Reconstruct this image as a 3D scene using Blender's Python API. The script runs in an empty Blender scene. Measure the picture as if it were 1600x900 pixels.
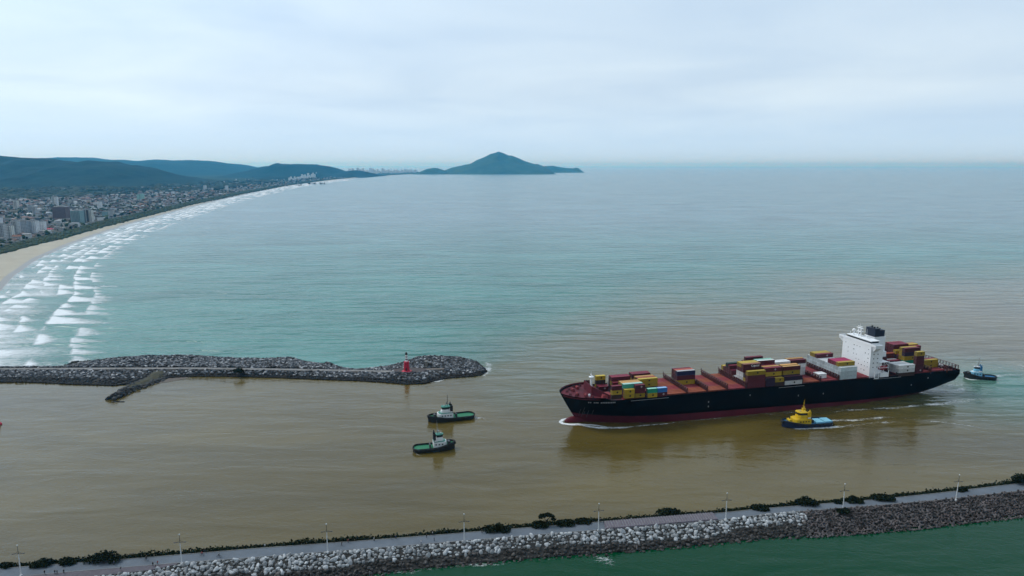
import bpy, bmesh, math, random
import numpy as np
from mathutils import Vector, Matrix, noise as mnoise
R = math.radians
rng = np.random.default_rng(7)
random.seed(7)
SC = bpy.context.scene
COL = SC.collection

# ------------------------------------------------------------------ camera model (metres, camera 150 m above the sea, looking along +Y)
F, CH = 1100.0, 150.0
PITCH = math.atan(192 / F)
CP, SP = math.cos(PITCH), math.sin(PITCH)
def gp(px, py, z=0.0):
    """point of the level z that the photograph shows at pixel px, py of 1600 x 900"""
    a = (px - 800) / F; b = -(py - 450) / F
    r = (a, b * SP + CP, b * CP - SP)
    t = (z - CH) / r[2]
    return Vector((r[0] * t, r[1] * t, z))
cam_d = bpy.data.cameras.new('camera')
cam = bpy.data.objects.new('camera', cam_d); COL.objects.link(cam)
cam.location = (0, 0, CH); cam.rotation_euler = (R(90) - PITCH, 0, 0)
cam_d.sensor_width = 36; cam_d.lens = 36 * F / 1600
cam_d.clip_start = 1; cam_d.clip_end = 400000
SC.camera = cam

# ------------------------------------------------------------------ materials
def newmat(name):
    m = bpy.data.materials.new(name); m.use_nodes = True
    nt = m.node_tree; b = nt.nodes['Principled BSDF']
    return m, nt, b
def N(nt, t, **k):
    n = nt.nodes.new(t)
    for a, v in k.items():
        if a.startswith('i_'):
            key = a[2:]
            n.inputs[int(key) if key.isdigit() else key.replace('_', ' ')].default_value = v
        else: setattr(n, a, v)
    return n
def rgba(c): return (c[0], c[1], c[2], 1)
def mat(name, c, rough=.6, var=.25, scale=.6, metal=0, c2=None, spec=.4, bump=0, objvar=0.0, coord='Object'):
    """plain surface with two scales of uneven wear"""
    m, nt, b = newmat(name)
    tc = N(nt, 'ShaderNodeTexCoord')
    n1 = N(nt, 'ShaderNodeTexNoise', i_Scale=scale, i_Detail=6, i_Roughness=.65)
    nt.links.new(tc.outputs[coord], n1.inputs['Vector'])
    mr = N(nt, 'ShaderNodeMapRange', i_1=.33, i_2=.67)
    nt.links.new(n1.outputs['Fac'], mr.inputs[0])
    mx = N(nt, 'ShaderNodeMix', data_type='RGBA')
    c2 = c2 or tuple(x * (1 - var) for x in c)
    mx.inputs[6].default_value = rgba(c); mx.inputs[7].default_value = rgba(c2)
    nt.links.new(mr.outputs[0], mx.inputs[0])
    out = mx.outputs[2]
    if objvar:
        oi = N(nt, 'ShaderNodeObjectInfo')
        m2 = N(nt, 'ShaderNodeMapRange', i_3=1 - objvar, i_4=1 + objvar * .6)
        nt.links.new(oi.outputs['Random'], m2.inputs[0])
        v = N(nt, 'ShaderNodeMix', data_type='RGBA', blend_type='MULTIPLY'); v.inputs[0].default_value = 1
        nt.links.new(out, v.inputs[6]); nt.links.new(m2.outputs[0], v.inputs[7]); out = v.outputs[2]
    nt.links.new(out, b.inputs['Base Color'])
    b.inputs['Roughness'].default_value = rough; b.inputs['Metallic'].default_value = metal
    b.inputs['Specular IOR Level'].default_value = spec
    if bump:
        bp = N(nt, 'ShaderNodeBump', i_Strength=bump, i_Distance=.3)
        nt.links.new(n1.outputs['Fac'], bp.inputs['Height']); nt.links.new(bp.outputs['Normal'], b.inputs['Normal'])
    return m
def attrmat(name, rough=.8, scale=.3, var=.5, spec=.2):
    """surface whose own colour is stored per face in the attribute 'tint'"""
    m, nt, b = newmat(name)
    at = N(nt, 'ShaderNodeAttribute', attribute_name='tint')
    tc = N(nt, 'ShaderNodeTexCoord')
    n1 = N(nt, 'ShaderNodeTexNoise', i_Scale=scale, i_Detail=5, i_Roughness=.7)
    nt.links.new(tc.outputs['Object'], n1.inputs['Vector'])
    mr = N(nt, 'ShaderNodeMapRange', i_1=.3, i_2=.7, i_3=1 - var, i_4=1 + var * .5)
    nt.links.new(n1.outputs['Fac'], mr.inputs[0])
    v = N(nt, 'ShaderNodeMix', data_type='RGBA', blend_type='MULTIPLY'); v.inputs[0].default_value = 1
    nt.links.new(at.outputs['Color'], v.inputs[6]); nt.links.new(mr.outputs[0], v.inputs[7])
    nt.links.new(v.outputs[2], b.inputs['Base Color'])
    b.inputs['Roughness'].default_value = rough; b.inputs['Specular IOR Level'].default_value = spec
    return m

# ------------------------------------------------------------------ mesh helpers
class MB:
    def __init__(s): s.v = []; s.f = []; s.mi = []
    def add(s, vs, fs, mi=0):
        o = len(s.v); s.v += [tuple(v) for v in vs]
        for f in fs: s.f.append(tuple(i + o for i in f)); s.mi.append(mi)
    def box(s, x0, x1, y0, y1, z0, z1, mi=0, rot=0, pivot=None):
        vs = [(x, y, z) for z in (z0, z1) for y in (y0, y1) for x in (x0, x1)]
        if rot:
            px, py = pivot or ((x0 + x1) / 2, (y0 + y1) / 2); c, q = math.cos(rot), math.sin(rot)
            vs = [(px + (x - px) * c - (y - py) * q, py + (x - px) * q + (y - py) * c, z) for x, y, z in vs]
        s.add(vs, [(0, 2, 3, 1), (4, 5, 7, 6), (0, 1, 5, 4), (2, 6, 7, 3), (0, 4, 6, 2), (1, 3, 7, 5)], mi)
    def tube(s, a, b, r0, r1=None, n=8, mi=0):
        a, b = Vector(a), Vector(b); r1 = r0 if r1 is None else r1
        d = (b - a).normalized(); u = d.orthogonal().normalized(); w = d.cross(u)
        vs = [a + (u * math.cos(t) + w * math.sin(t)) * r0 for t in [2 * math.pi * k / n for k in range(n)]]
        vs += [b + (u * math.cos(t) + w * math.sin(t)) * r1 for t in [2 * math.pi * k / n for k in range(n)]]
        s.add(vs, [(k, (k + 1) % n, n + (k + 1) % n, n + k) for k in range(n)] + [tuple(range(n))[::-1], tuple(range(n, 2 * n))], mi)
    def lathe(s, c, prof, n=16, mi=0):
        vs = []
        for r, z in prof:
            vs += [(c[0] + r * math.cos(2 * math.pi * k / n), c[1] + r * math.sin(2 * math.pi * k / n), c[2] + z) for k in range(n)]
        fs = []
        for j in range(len(prof) - 1):
            fs += [(j * n + k, j * n + (k + 1) % n, (j + 1) * n + (k + 1) % n, (j + 1) * n + k) for k in range(n)]
        fs += [tuple(range(n))[::-1], tuple(range((len(prof) - 1) * n, len(prof) * n))]
        s.add(vs, fs, mi)
    def prism(s, poly, z0, z1, mi=0):
        n = len(poly)
        s.add([(x, y, z0) for x, y in poly] + [(x, y, z1) for x, y in poly],
              [(k, (k + 1) % n, n + (k + 1) % n, n + k) for k in range(n)] + [tuple(range(n))[::-1], tuple(range(n, 2 * n))], mi)
    def grid(s, rows, mi=0, close=False):
        m = len(rows[0]); vs = [p for r in rows for p in r]; fs = []
        for j in range(len(rows) - 1):
            for k in range(m - 1 + (1 if close else 0)):
                fs.append((j * m + k, j * m + (k + 1) % m, (j + 1) * m + (k + 1) % m, (j + 1) * m + k))
        s.add(vs, fs, mi)
    def mesh(s, name, mats, smooth=False):
        me = bpy.data.meshes.new(name); me.from_pydata(s.v, [], s.f)
        for m in (mats if isinstance(mats, (list, tuple)) else [mats]): me.materials.append(m)
        me.polygons.foreach_set('material_index', s.mi)
        if smooth: me.polygons.foreach_set('use_smooth', [True] * len(s.f))
        bm = bmesh.new(); bm.from_mesh(me); bmesh.ops.recalc_face_normals(bm, faces=bm.faces); bm.to_mesh(me); bm.free()
        me.update(); return me
    def build(s, name, mats, parent=None, smooth=False, loc=None):
        o = bpy.data.objects.new(name, s.mesh(name, mats, smooth)); COL.objects.link(o)
        if parent: o.parent = parent
        if loc is not None: o.location = loc
        return o
def npmesh(name, V, Fq, m, smooth=False, tint=None, vattr=None):
    """fast mesh from arrays; Fq (n,3) or (n,4); tint per face; vattr {name: per-vertex float}"""
    V = np.asarray(V, np.float32); Fq = np.asarray(Fq, np.int32); k = Fq.shape[1]
    me = bpy.data.meshes.new(name)
    me.vertices.add(len(V)); me.vertices.foreach_set('co', V.ravel())
    me.loops.add(Fq.size); me.loops.foreach_set('vertex_index', Fq.ravel())
    me.polygons.add(len(Fq)); me.polygons.foreach_set('loop_start', np.arange(0, Fq.size, k, dtype=np.int32))
    if smooth: me.polygons.foreach_set('use_smooth', np.ones(len(Fq), bool))
    me.materials.append(m)
    if tint is not None:
        t = me.attributes.new('tint', 'FLOAT_COLOR', 'FACE')
        t.data.foreach_set('color', np.c_[tint, np.ones(len(tint))].astype(np.float32).ravel())
    for a, d in (vattr or {}).items():
        t = me.attributes.new(a, 'FLOAT', 'POINT'); t.data.foreach_set('value', np.asarray(d, np.float32).ravel())
    me.update(calc_edges=True); me.validate()
    return me
def link(name, me, parent=None, loc=None, rz=0):
    o = bpy.data.objects.new(name, me); COL.objects.link(o)
    if parent: o.parent = parent
    if loc is not None: o.location = loc
    if rz: o.rotation_euler = (0, 0, rz)
    return o
def tag(o, label=None, cat=None, group=None, kind=None):
    if label: o['label'] = label
    if cat: o['category'] = cat
    if group: o['group'] = group
    if kind: o['kind'] = kind
    return o
def empty(name, loc, rz=0, label=None, cat=None, group=None):
    o = bpy.data.objects.new(name, None); COL.objects.link(o); o.location = loc; o.rotation_euler = (0, 0, rz)
    o.empty_display_size = .5
    return tag(o, label, cat, group)
def kids(o): return [c for c in bpy.data.objects if c.parent == o]
def copy_tree(o, parent=None, ks=None):
    c = o.copy(); COL.objects.link(c)
    if parent: c.parent = parent
    for ch in (kids(o) if ks is None else ks): copy_tree(ch, c)
    return c
def fbm(X, Y, s, seed=0, oct=4):
    """cheap smooth value noise for arrays, about -1..1"""
    out = np.zeros_like(X, float); a = 1.; tot = 0
    for k in range(oct):
        x = X / s * 2 ** k + 17.3 * seed + 5.1 * k; y = Y / s * 2 ** k - 9.7 * seed + 3.3 * k
        xi, yi = np.floor(x), np.floor(y); fx, fy = x - xi, y - yi
        fx = fx * fx * (3 - 2 * fx); fy = fy * fy * (3 - 2 * fy)
        def h(i, j): v = np.sin(i * 127.1 + j * 311.7 + seed * 74.7) * 43758.5453; return (v - np.floor(v)) * 2 - 1
        n = (h(xi, yi) * (1 - fx) + h(xi + 1, yi) * fx) * (1 - fy) + (h(xi, yi + 1) * (1 - fx) + h(xi + 1, yi + 1) * fx) * fy
        out += a * n; tot += a; a *= .5
    return out / tot
def sstep(a, b, x): t = np.clip((x - a) / (b - a), 0, 1); return t * t * (3 - 2 * t)
def gridfaces(nr, nc):
    j, k = np.meshgrid(np.arange(nr - 1), np.arange(nc - 1), indexing='ij'); a = (j * nc + k).ravel()
    return np.c_[a, a + 1, a + nc + 1, a + nc]

# ------------------------------------------------------------------ sky and sun (overcast, the brightest cloud to the upper left)
SUN_EL, SUN_AZ = R(48), R(-62)          # azimuth from +Y, negative to the left
sun_dir = Vector((math.sin(SUN_AZ) * math.cos(SUN_EL), math.cos(SUN_AZ) * math.cos(SUN_EL), math.sin(SUN_EL)))
W = bpy.data.worlds.new('World'); SC.world = W; W.use_nodes = True
nt = W.node_tree; bg = nt.nodes['Background']
sky = N(nt, 'ShaderNodeTexSky', sky_type='NISHITA', sun_disc=False)
sky.sun_elevation = SUN_EL; sky.sun_rotation = SUN_AZ; sky.altitude = 10; sky.dust_density = 2
tc = N(nt, 'ShaderNodeTexCoord')
sep = N(nt, 'ShaderNodeSeparateXYZ'); nt.links.new(tc.outputs['Generated'], sep.inputs[0])
def M(op, a, b=None, c=None, clamp=False):
    n = N(nt, 'ShaderNodeMath', operation=op, use_clamp=clamp)
    for i, v in enumerate((a, b, c)):
        if v is None: continue
        if isinstance(v, (int, float)): n.inputs[i].default_value = v
        else: nt.links.new(v, n.inputs[i])
    return n.outputs[0]
zc = M('ADD', M('MAXIMUM', sep.outputs[2], 0), .09)
cmb = N(nt, 'ShaderNodeCombineXYZ')
nt.links.new(M('DIVIDE', sep.outputs[0], zc), cmb.inputs[0]); nt.links.new(M('DIVIDE', sep.outputs[1], zc), cmb.inputs[1])
n1 = N(nt, 'ShaderNodeTexNoise', i_Scale=.62, i_Detail=5, i_Roughness=.5, i_Distortion=.5); nt.links.new(cmb.outputs[0], n1.inputs['Vector'])
n2 = N(nt, 'ShaderNodeTexNoise', i_Scale=.2, i_Detail=3, i_Roughness=.5); nt.links.new(cmb.outputs[0], n2.inputs['Vector'])
cl = M('ADD', M('MULTIPLY', n1.outputs['Fac'], .55), M('MULTIPLY', n2.outputs['Fac'], .45))
mr = N(nt, 'ShaderNodeMapRange', i_1=.38, i_2=.65); nt.links.new(cl, mr.inputs[0])
ccol = N(nt, 'ShaderNodeMix', data_type='RGBA')
ccol.inputs[6].default_value = (4.45, 5.75, 7.25, 1); ccol.inputs[7].default_value = (6.15, 7.3, 8.2, 1)
nt.links.new(mr.outputs[0], ccol.inputs[0])
# bluish band where the cloud sheet runs down to the horizon
hzn = N(nt, 'ShaderNodeMapRange', interpolation_type='SMOOTHSTEP', i_1=-.01, i_2=.11, i_3=1, i_4=0); nt.links.new(sep.outputs[2], hzn.inputs[0])
ccol2 = N(nt, 'ShaderNodeMix', data_type='RGBA'); nt.links.new(hzn.outputs[0], ccol2.inputs[0]); nt.links.new(ccol.outputs[2], ccol2.inputs[6]); ccol2.inputs[7].default_value = (4.85, 6.7, 8.7, 1)
ccol = ccol2
# brighter towards the veiled sun
dt = N(nt, 'ShaderNodeVectorMath', operation='DOT_PRODUCT'); nt.links.new(tc.outputs['Generated'], dt.inputs[0]); dt.inputs[1].default_value = sun_dir
glow = M('MULTIPLY', M('POWER', M('MAXIMUM', dt.outputs['Value'], 0), 4), .95)
# unseen sky dimmed overhead and inland to shape the light, brighter over open sea
over = N(nt, 'ShaderNodeMapRange', interpolation_type='SMOOTHSTEP', i_1=.28, i_2=.66, i_3=1.0, i_4=.92); nt.links.new(sep.outputs[2], over.inputs[0])
seaward = N(nt, 'ShaderNodeMapRange', interpolation_type='SMOOTHSTEP', i_1=-.8, i_2=.75, i_3=.70, i_4=1.08); nt.links.new(sep.outputs[1], seaward.inputs[0])
gain = M('ADD', M('MULTIPLY', over.outputs[0], seaward.outputs[0]), glow)
mul = N(nt, 'ShaderNodeMix', data_type='RGBA', blend_type='MULTIPLY'); mul.inputs[0].default_value = 1
nt.links.new(ccol.outputs[2], mul.inputs[6]); nt.links.new(gain, mul.inputs[7])
mix = N(nt, 'ShaderNodeMix', data_type='RGBA'); mix.inputs[0].default_value = .92
nt.links.new(sky.outputs[0], mix.inputs[6]); nt.links.new(mul.outputs[2], mix.inputs[7])
nt.links.new(mix.outputs[2], bg.inputs['Color']); bg.inputs['Strength'].default_value = .1
sl = bpy.data.lights.new('sun', 'SUN'); sl.energy = 1.3; sl.angle = R(14); sl.color = (1, .96, .9)
so = bpy.data.objects.new('sun', sl); COL.objects.link(so); so.rotation_euler = (-sun_dir).to_track_quat('-Z', 'Y').to_euler()
so.location = (0, 0, 600)
SC.view_settings.view_transform = 'Standard'; SC.view_settings.look = 'None'; SC.view_settings.exposure = .2; SC.view_settings.gamma = 1
SC.view_settings.use_curve_mapping = False
SC.render.engine = 'CYCLES'
SC.cycles.use_denoising = True
SC.cycles.max_bounces = 6; SC.cycles.diffuse_bounces = 2; SC.cycles.glossy_bounces = 3; SC.cycles.transparent_max_bounces = 12
SC.cycles.volume_bounces = 1; SC.cycles.sample_clamp_indirect = 4

# ------------------------------------------------------------------ curves of the place, from the photograph
def curve_pts(pp, z=0): return [gp(x, y, z) for x, y in pp]
def interp_y(pts):
    p = sorted([(q.y, q.x) for q in pts]); ys = [a for a, _ in p]; xs = [b for _, b in p]
    return lambda y: np.interp(y, ys, xs)
shore = interp_y([Vector((-470, 440, 0)), Vector((-520, 560, 0)), Vector((-575, 690, 0))] + curve_pts([(0, 458), (22, 432), (60, 405), (108, 383), (155, 366), (200, 351), (240, 340), (290, 326), (350, 311), (420, 296), (470, 287.5), (530, 280.5), (560, 277.8), (600, 275), (650, 272.3)]) + [Vector((-1500, 13000, 0)), Vector((-900, 16000, 0))])
dune = interp_y([Vector((-540, 440, 0)), Vector((-600, 560, 0)), Vector((-660, 690, 0))] + curve_pts([(-60, 421), (0, 400), (60, 384), (100, 375), (160, 357), (220, 342), (300, 321), (380, 303.5), (450, 290), (520, 281), (560, 277.2), (600, 274.6), (650, 272)]) + [Vector((-1560, 13000, 0)), Vector((-960, 16000, 0))])
veg = interp_y([Vector((-600, 440, 0)), Vector((-660, 560, 0)), Vector((-730, 690, 0))] + curve_pts([(-60, 410), (0, 389), (60, 373), (100, 364), (160, 347.5), (220, 334), (300, 316), (380, 300), (450, 288), (520, 280), (560, 276.7), (600, 274.3), (650, 271.8)]) + [Vector((-1620, 13000, 0)), Vector((-1020, 16000, 0))])

# near breakwater: road edges, waterline
rd_far = curve_pts([(-160, 907), (0, 889), (200, 874), (400, 857.5), (600, 843), (800, 827), (937, 816), (1120, 802.5), (1200, 794.5), (1370, 781), (1475, 770), (1600, 755), (1760, 734)], 4.5)
rd_near = curve_pts([(-160, 918), (100, 894), (275, 879.5), (400, 870.5), (600, 855), (800, 838.5), (950, 826.5), (1120, 813), (1200, 802.5), (1375, 789), (1480, 779.5), (1600, 766), (1760, 746)], 4.5)
wl_near = curve_pts([(300, 945), (450, 920), (575, 900), (650, 890), (800, 875.5), (1000, 861), (1200, 842), (1300, 837), (1425, 827), (1600, 807), (1760, 783)], 0)
fx = lambda pts: (lambda x: np.interp(x, [p.x for p in pts], [p.y for p in pts]))
def extrap(pts):
    a, b = pts[0], pts[1]; c, d = pts[-1], pts[-2]
    L = a + (a - b).normalized() * 300; Rr = c + (c - d).normalized() * 300
    return [L] + pts + [Rr]
RF, RN, WN = fx(extrap(rd_far)), fx(extrap(rd_near)), fx(extrap(wl_near))
RB = lambda x: RF(x) + 7.0               # river-side waterline

# far breakwater cross-section curves (functions of x)
fb_front = curve_pts([(-120, 598), (0, 597), (60, 597.5), (100, 600), (180, 602.5), (215, 598), (240, 592), (300, 588), (350, 588), (430, 590), (500, 593), (560, 595), (600, 597.5), (635, 600.5), (665, 599), (680, 595), (700, 591), (735, 588.5), (752, 586), (761, 580)], 0)
fb_back = curve_pts([(-120, 573), (0, 572.5), (105, 571.5), (128, 566), (155, 561.5), (190, 557.5), (230, 554.5), (300, 554), (360, 558), (420, 559), (455, 557), (475, 563), (520, 569), (540, 575), (560, 577), (580, 575), (610, 571), (625, 567), (640, 562), (655, 557), (690, 554), (720, 556), (745, 563), (757, 573), (761, 579)], 2.0)
BF, BB = fx(fb_front), fx(fb_back)
FBX0, FBX1 = fb_front[0].x - 260, fb_front[-1].x

# ------------------------------------------------------------------ water: one sheet to the horizon
def graded(pts):
    out = []
    for (a, b, n) in pts: out += list(np.linspace(a, b, n, endpoint=False))
    return np.array(out + [pts[-1][1]])
gx = graded([(-120000, -20000, 8), (-20000, -3000, 14), (-3000, -700, 24), (-700, 500, 170), (500, 3000, 40), (3000, 20000, 14), (20000, 120000, 8)])
gy = graded([(-120000, -3000, 6), (-3000, 150, 10), (150, 330, 60), (330, 800, 80), (800, 3000, 60), (3000, 20000, 24), (20000, 120000, 10)])
X, Y = np.meshgrid(gx, gy)
wob = fbm(X, Y, 150, 3, 4)
plume_edge = 640 + 130 * wob + np.clip((X - 40) * .75, 0, 260)
s_open = 1 - sstep(-210, 280, Y - plume_edge)
s_river = 1 - sstep(488, 512, Y)
dyk = np.clip(Y - 515, 0, 900)
k = sstep(0, 1, (X + 60 + .22 * dyk + 60 * wob * sstep(0, 120, dyk)) / (60 + .95 * dyk))
silt = s_river * (1 - k) + s_open * k
# churned clear water behind the ship's stern
silt = silt * (1 - .75 * np.exp(-(((X - 350) / 45) ** 2 + ((Y - 480) / 45) ** 2)) - .35 * np.exp(-(((X - 330) / 70) ** 2 + ((Y - 430) / 40) ** 2)))
silt = np.clip(silt, 0, 1)
mid = (RF(X) + RN(X)) / 2
harb = (Y < mid).astype(float)
m_water, nt, b = newmat('sea_water')
def L(a, bb): nt.links.new(a, bb)
at1 = N(nt, 'ShaderNodeAttribute', attribute_name='silt'); at2 = N(nt, 'ShaderNodeAttribute', attribute_name='harbour')
geo = N(nt, 'ShaderNodeNewGeometry')
mp = N(nt, 'ShaderNodeMapping'); mp.inputs['Rotation'].default_value = (0, 0, R(-14)); mp.inputs['Scale'].default_value = (.0045, .011, .01)
L(geo.outputs['Position'], mp.inputs['Vector'])
nn = N(nt, 'ShaderNodeTexNoise', i_Scale=1.0, i_Detail=5, i_Roughness=.6, i_Distortion=1.2); L(mp.outputs[0], nn.inputs['Vector'])
def MM(op, a, bb=None, clamp=False):
    n = N(nt, 'ShaderNodeMath', operation=op, use_clamp=clamp)
    for i, v in enumerate((a, bb)):
        if v is None: continue
        if isinstance(v, (int, float)): n.inputs[i].default_value = v
        else: L(v, n.inputs[i])
    return n.outputs[0]
sw = MM('ADD', at1.outputs['Fac'], MM('MULTIPLY', MM('SUBTRACT', nn.outputs['Fac'], .5), MM('MULTIPLY', MM('MULTIPLY', at1.outputs['Fac'], MM('SUBTRACT', 1.0, at1.outputs['Fac'])), 4.0)), clamp=True)
c1 = N(nt, 'ShaderNodeMix', data_type='RGBA'); spy = N(nt, 'ShaderNodeSeparateXYZ'); L(geo.outputs['Position'], spy.inputs[0])
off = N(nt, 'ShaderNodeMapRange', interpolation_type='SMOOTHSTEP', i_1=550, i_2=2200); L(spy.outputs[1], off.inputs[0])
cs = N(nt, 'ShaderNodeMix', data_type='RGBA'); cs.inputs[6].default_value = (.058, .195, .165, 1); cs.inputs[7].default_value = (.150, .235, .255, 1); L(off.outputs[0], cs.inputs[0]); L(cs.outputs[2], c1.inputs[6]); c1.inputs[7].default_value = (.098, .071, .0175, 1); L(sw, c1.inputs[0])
# uneven load of sediment
mr1 = N(nt, 'ShaderNodeMapRange', i_1=.3, i_2=.7, i_3=.72, i_4=1.25); L(nn.outputs['Fac'], mr1.inputs[0])
cv = N(nt, 'ShaderNodeMix', data_type='RGBA', blend_type='MULTIPLY'); cv.inputs[0].default_value = 1; L(c1.outputs[2], cv.inputs[6]); L(mr1.outputs[0], cv.inputs[7])
c2 = N(nt, 'ShaderNodeMix', data_type='RGBA'); c2.inputs[7].default_value = (.0003, .042, .0145, 1); L(cv.outputs[2], c2.inputs[6]); L(at2.outputs['Fac'], c2.inputs[0])
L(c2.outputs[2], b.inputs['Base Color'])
rg = N(nt, 'ShaderNodeMapRange', i_3=.25, i_4=.10); L(at1.outputs['Fac'], rg.inputs[0]); L(rg.outputs[0], b.inputs['Roughness'])
b.inputs['IOR'].default_value = 1.33
sl_ = N(nt, 'ShaderNodeMapRange', i_3=.5, i_4=.2); L(at2.outputs['Fac'], sl_.inputs[0]); L(sl_.outputs[0], b.inputs['Specular IOR Level'])
# waves: a long swell from the open sea, wind chop and ripples
def wave(scale, rot, det, dist, sc=(1, 1, 1)):
    m_ = N(nt, 'ShaderNodeMapping'); m_.inputs['Rotation'].default_value = (0, 0, R(rot)); m_.inputs['Scale'].default_value = sc
    L(geo.outputs['Position'], m_.inputs['Vector'])
    w_ = N(nt, 'ShaderNodeTexNoise', i_Scale=scale, i_Detail=det, i_Roughness=.55, i_Distortion=dist); L(m_.outputs[0], w_.inputs['Vector'])
    return w_.outputs['Fac']
swell = wave(.055, 8, 2, .4, (.28, 1, 1)); chop = wave(.16, -12, 3, .6, (.45, 1, 1)); rip = wave(.8, 20, 3, .3, (.7, 1, 1))
calm = MM('SUBTRACT', 1.0, MM('MULTIPLY', at1.outputs['Fac'], .88))
h = MM('ADD', MM('ADD', MM('MULTIPLY', MM('MULTIPLY', swell, 6.5), calm), MM('MULTIPLY', MM('MULTIPLY', chop, 1.7), calm)), MM('MULTIPLY', rip, .10))
bp = N(nt, 'ShaderNodeBump', i_Strength=1.0, i_Distance=1.0); L(h, bp.inputs['Height'])
# the many small facets of wind chop tilt the surface at every distance
def facets(scale, sc, rot, k):
    m_ = N(nt, 'ShaderNodeMapping'); m_.inputs['Rotation'].default_value = (0, 0, R(rot)); m_.inputs['Scale'].default_value = sc
    L(geo.outputs['Position'], m_.inputs['Vector'])
    w_ = N(nt, 'ShaderNodeTexNoise', i_Scale=scale, i_Detail=4, i_Roughness=.6); L(m_.outputs[0], w_.inputs['Vector'])
    s_ = N(nt, 'ShaderNodeVectorMath', operation='SUBTRACT'); L(w_.outputs['Color'], s_.inputs[0]); s_.inputs[1].default_value = (.5, .5, .5)
    q_ = N(nt, 'ShaderNodeVectorMath', operation='MULTIPLY'); L(s_.outputs[0], q_.inputs[0]); q_.inputs[1].default_value = (k, k, 0)
    return q_.outputs[0]
fa = N(nt, 'ShaderNodeVectorMath', operation='ADD'); L(facets(.22, (.6, 1, 1), -8, .2), fa.inputs[0]); L(facets(.9, (.8, 1, 1), 25, .12), fa.inputs[1])
fs = N(nt, 'ShaderNodeVectorMath', operation='SCALE'); L(fa.outputs[0], fs.inputs[0]); L(MM('SUBTRACT', 1.0, MM('ADD', MM('MULTIPLY', at1.outputs['Fac'], .76), MM('MULTIPLY', at2.outputs['Fac'], .05), True), True), fs.inputs['Scale'])
nadd = N(nt, 'ShaderNodeVectorMath', operation='ADD'); L(bp.outputs['Normal'], nadd.inputs[0]); L(fs.outputs[0], nadd.inputs[1])
nn_ = N(nt, 'ShaderNodeVectorMath', operation='NORMALIZE'); L(nadd.outputs[0], nn_.inputs[0]); L(nn_.outputs[0], b.inputs['Normal'])
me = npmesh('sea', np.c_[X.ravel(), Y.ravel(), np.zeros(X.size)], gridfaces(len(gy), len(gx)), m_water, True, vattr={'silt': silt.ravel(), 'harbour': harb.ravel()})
tag(link('sea', me), kind='structure')

# ------------------------------------------------------------------ foam (thin white sheets floating on the water)
def foam_mat(name, sc, lo, hi):
  m_foam, nt, b = newmat(name)
  b.inputs['Base Color'].default_value = (.80, .83, .84, 1); b.inputs['Roughness'].default_value = .9; b.inputs['Specular IOR Level'].default_value = .1
  at = N(nt, 'ShaderNodeAttribute', attribute_name='foam_amount')
  geo = N(nt, 'ShaderNodeNewGeometry')
  mp = N(nt, 'ShaderNodeMapping'); mp.inputs['Scale'].default_value = (.07 * sc, .16 * sc, .1); nt.links.new(geo.outputs['Position'], mp.inputs['Vector'])
  fn = N(nt, 'ShaderNodeTexNoise', i_Scale=1.6, i_Detail=8, i_Roughness=.7, i_Distortion=.6); nt.links.new(mp.outputs[0], fn.inputs['Vector'])
  ad = N(nt, 'ShaderNodeMath', operation='ADD'); nt.links.new(fn.outputs['Fac'], ad.inputs[0])
  d2 = N(nt, 'ShaderNodeMath', operation='MULTIPLY'); nt.links.new(at.outputs['Fac'], d2.inputs[0]); d2.inputs[1].default_value = .9
  nt.links.new(d2.outputs[0], ad.inputs[1])
  mr = N(nt, 'ShaderNodeMapRange', i_1=lo, i_2=hi, i_4=.95); nt.links.new(ad.outputs[0], mr.inputs[0])
  tr = N(nt, 'ShaderNodeBsdfTransparent'); ms = N(nt, 'ShaderNodeMixShader')
  nt.links.new(mr.outputs[0], ms.inputs[0]); nt.links.new(tr.outputs[0], ms.inputs[1]); nt.links.new(b.outputs[0], ms.inputs[2])
  nt.links.new(ms.outputs[0], nt.nodes['Material Output'].inputs['Surface'])
  return m_foam
m_foam = foam_mat('surf_foam', 1.25, .62, 1.22)
m_wake = foam_mat('wake_foam', 4.2, .74, 1.08)

ys = np.concatenate([np.arange(500, 1100, 2.5), np.arange(1100, 1700, 5.), np.arange(1700, 3000, 12.), np.arange(3000, 7600, 45.)])
us = np.concatenate([np.arange(-6, 260, 3.)])
YY, UU = np.meshgrid(ys, us, indexing='ij')
wid = np.interp(YY, [500, 700, 830, 1100, 1700, 2800, 4200, 7600], [1.0, .84, .66, .58, .62, .66, .75, 1.0])
XX = shore(YY) + UU * wid
den = np.zeros_like(YY)
for j, (u0, Lmax) in enumerate([(12, 26), (40, 30), (70, 34), (100, 42), (132, 44), (168, 24)]):
    uf = u0 + 9 * fbm(YY, YY * 0, 90, 11 + j, 3) + 4 * fbm(YY, YY * 0, 25, 31 + j, 2)
    ph = (YY + 26 * fbm(YY, YY * 0, 85, 61 + j, 3) + .10 * XX) / (33 + 9 * math.sin(j * 2.3)) + j * .37
    cell = np.floor(ph); saw = ph - cell; hsh = np.sin(cell * 12.9898 + j * 78.233) * 43758.5453; hsh = hsh - np.floor(hsh)
    Ls = Lmax * 1.7 * np.clip(1 - np.abs(saw - .32) / np.where(saw < .32, .34, .66), 0, 1) ** 1.15 * np.clip(hsh * 1.75 - .5, 0, 1.3) * (1 + .5 * fbm(YY, UU, 18, 23 + j, 2)) + .8
    d = UU - uf
    den = np.maximum(den, np.where(d > 0, np.exp(-(d / Ls) ** 2), np.exp(d / 1.5)) * np.clip(Ls / 9, 0.2, 1) * (1.0 if u0 < 150 else .8))
den = np.maximum(den * .86, (.5 + .16 * sstep(950, 700, YY)) * np.exp(-np.clip(UU - 90, 0, None) / 32) * (.6 + .75 * fbm(XX * .22, YY, 24, 77, 3)) + .12 * np.exp(-np.abs(UU - 4) / 4))
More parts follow.
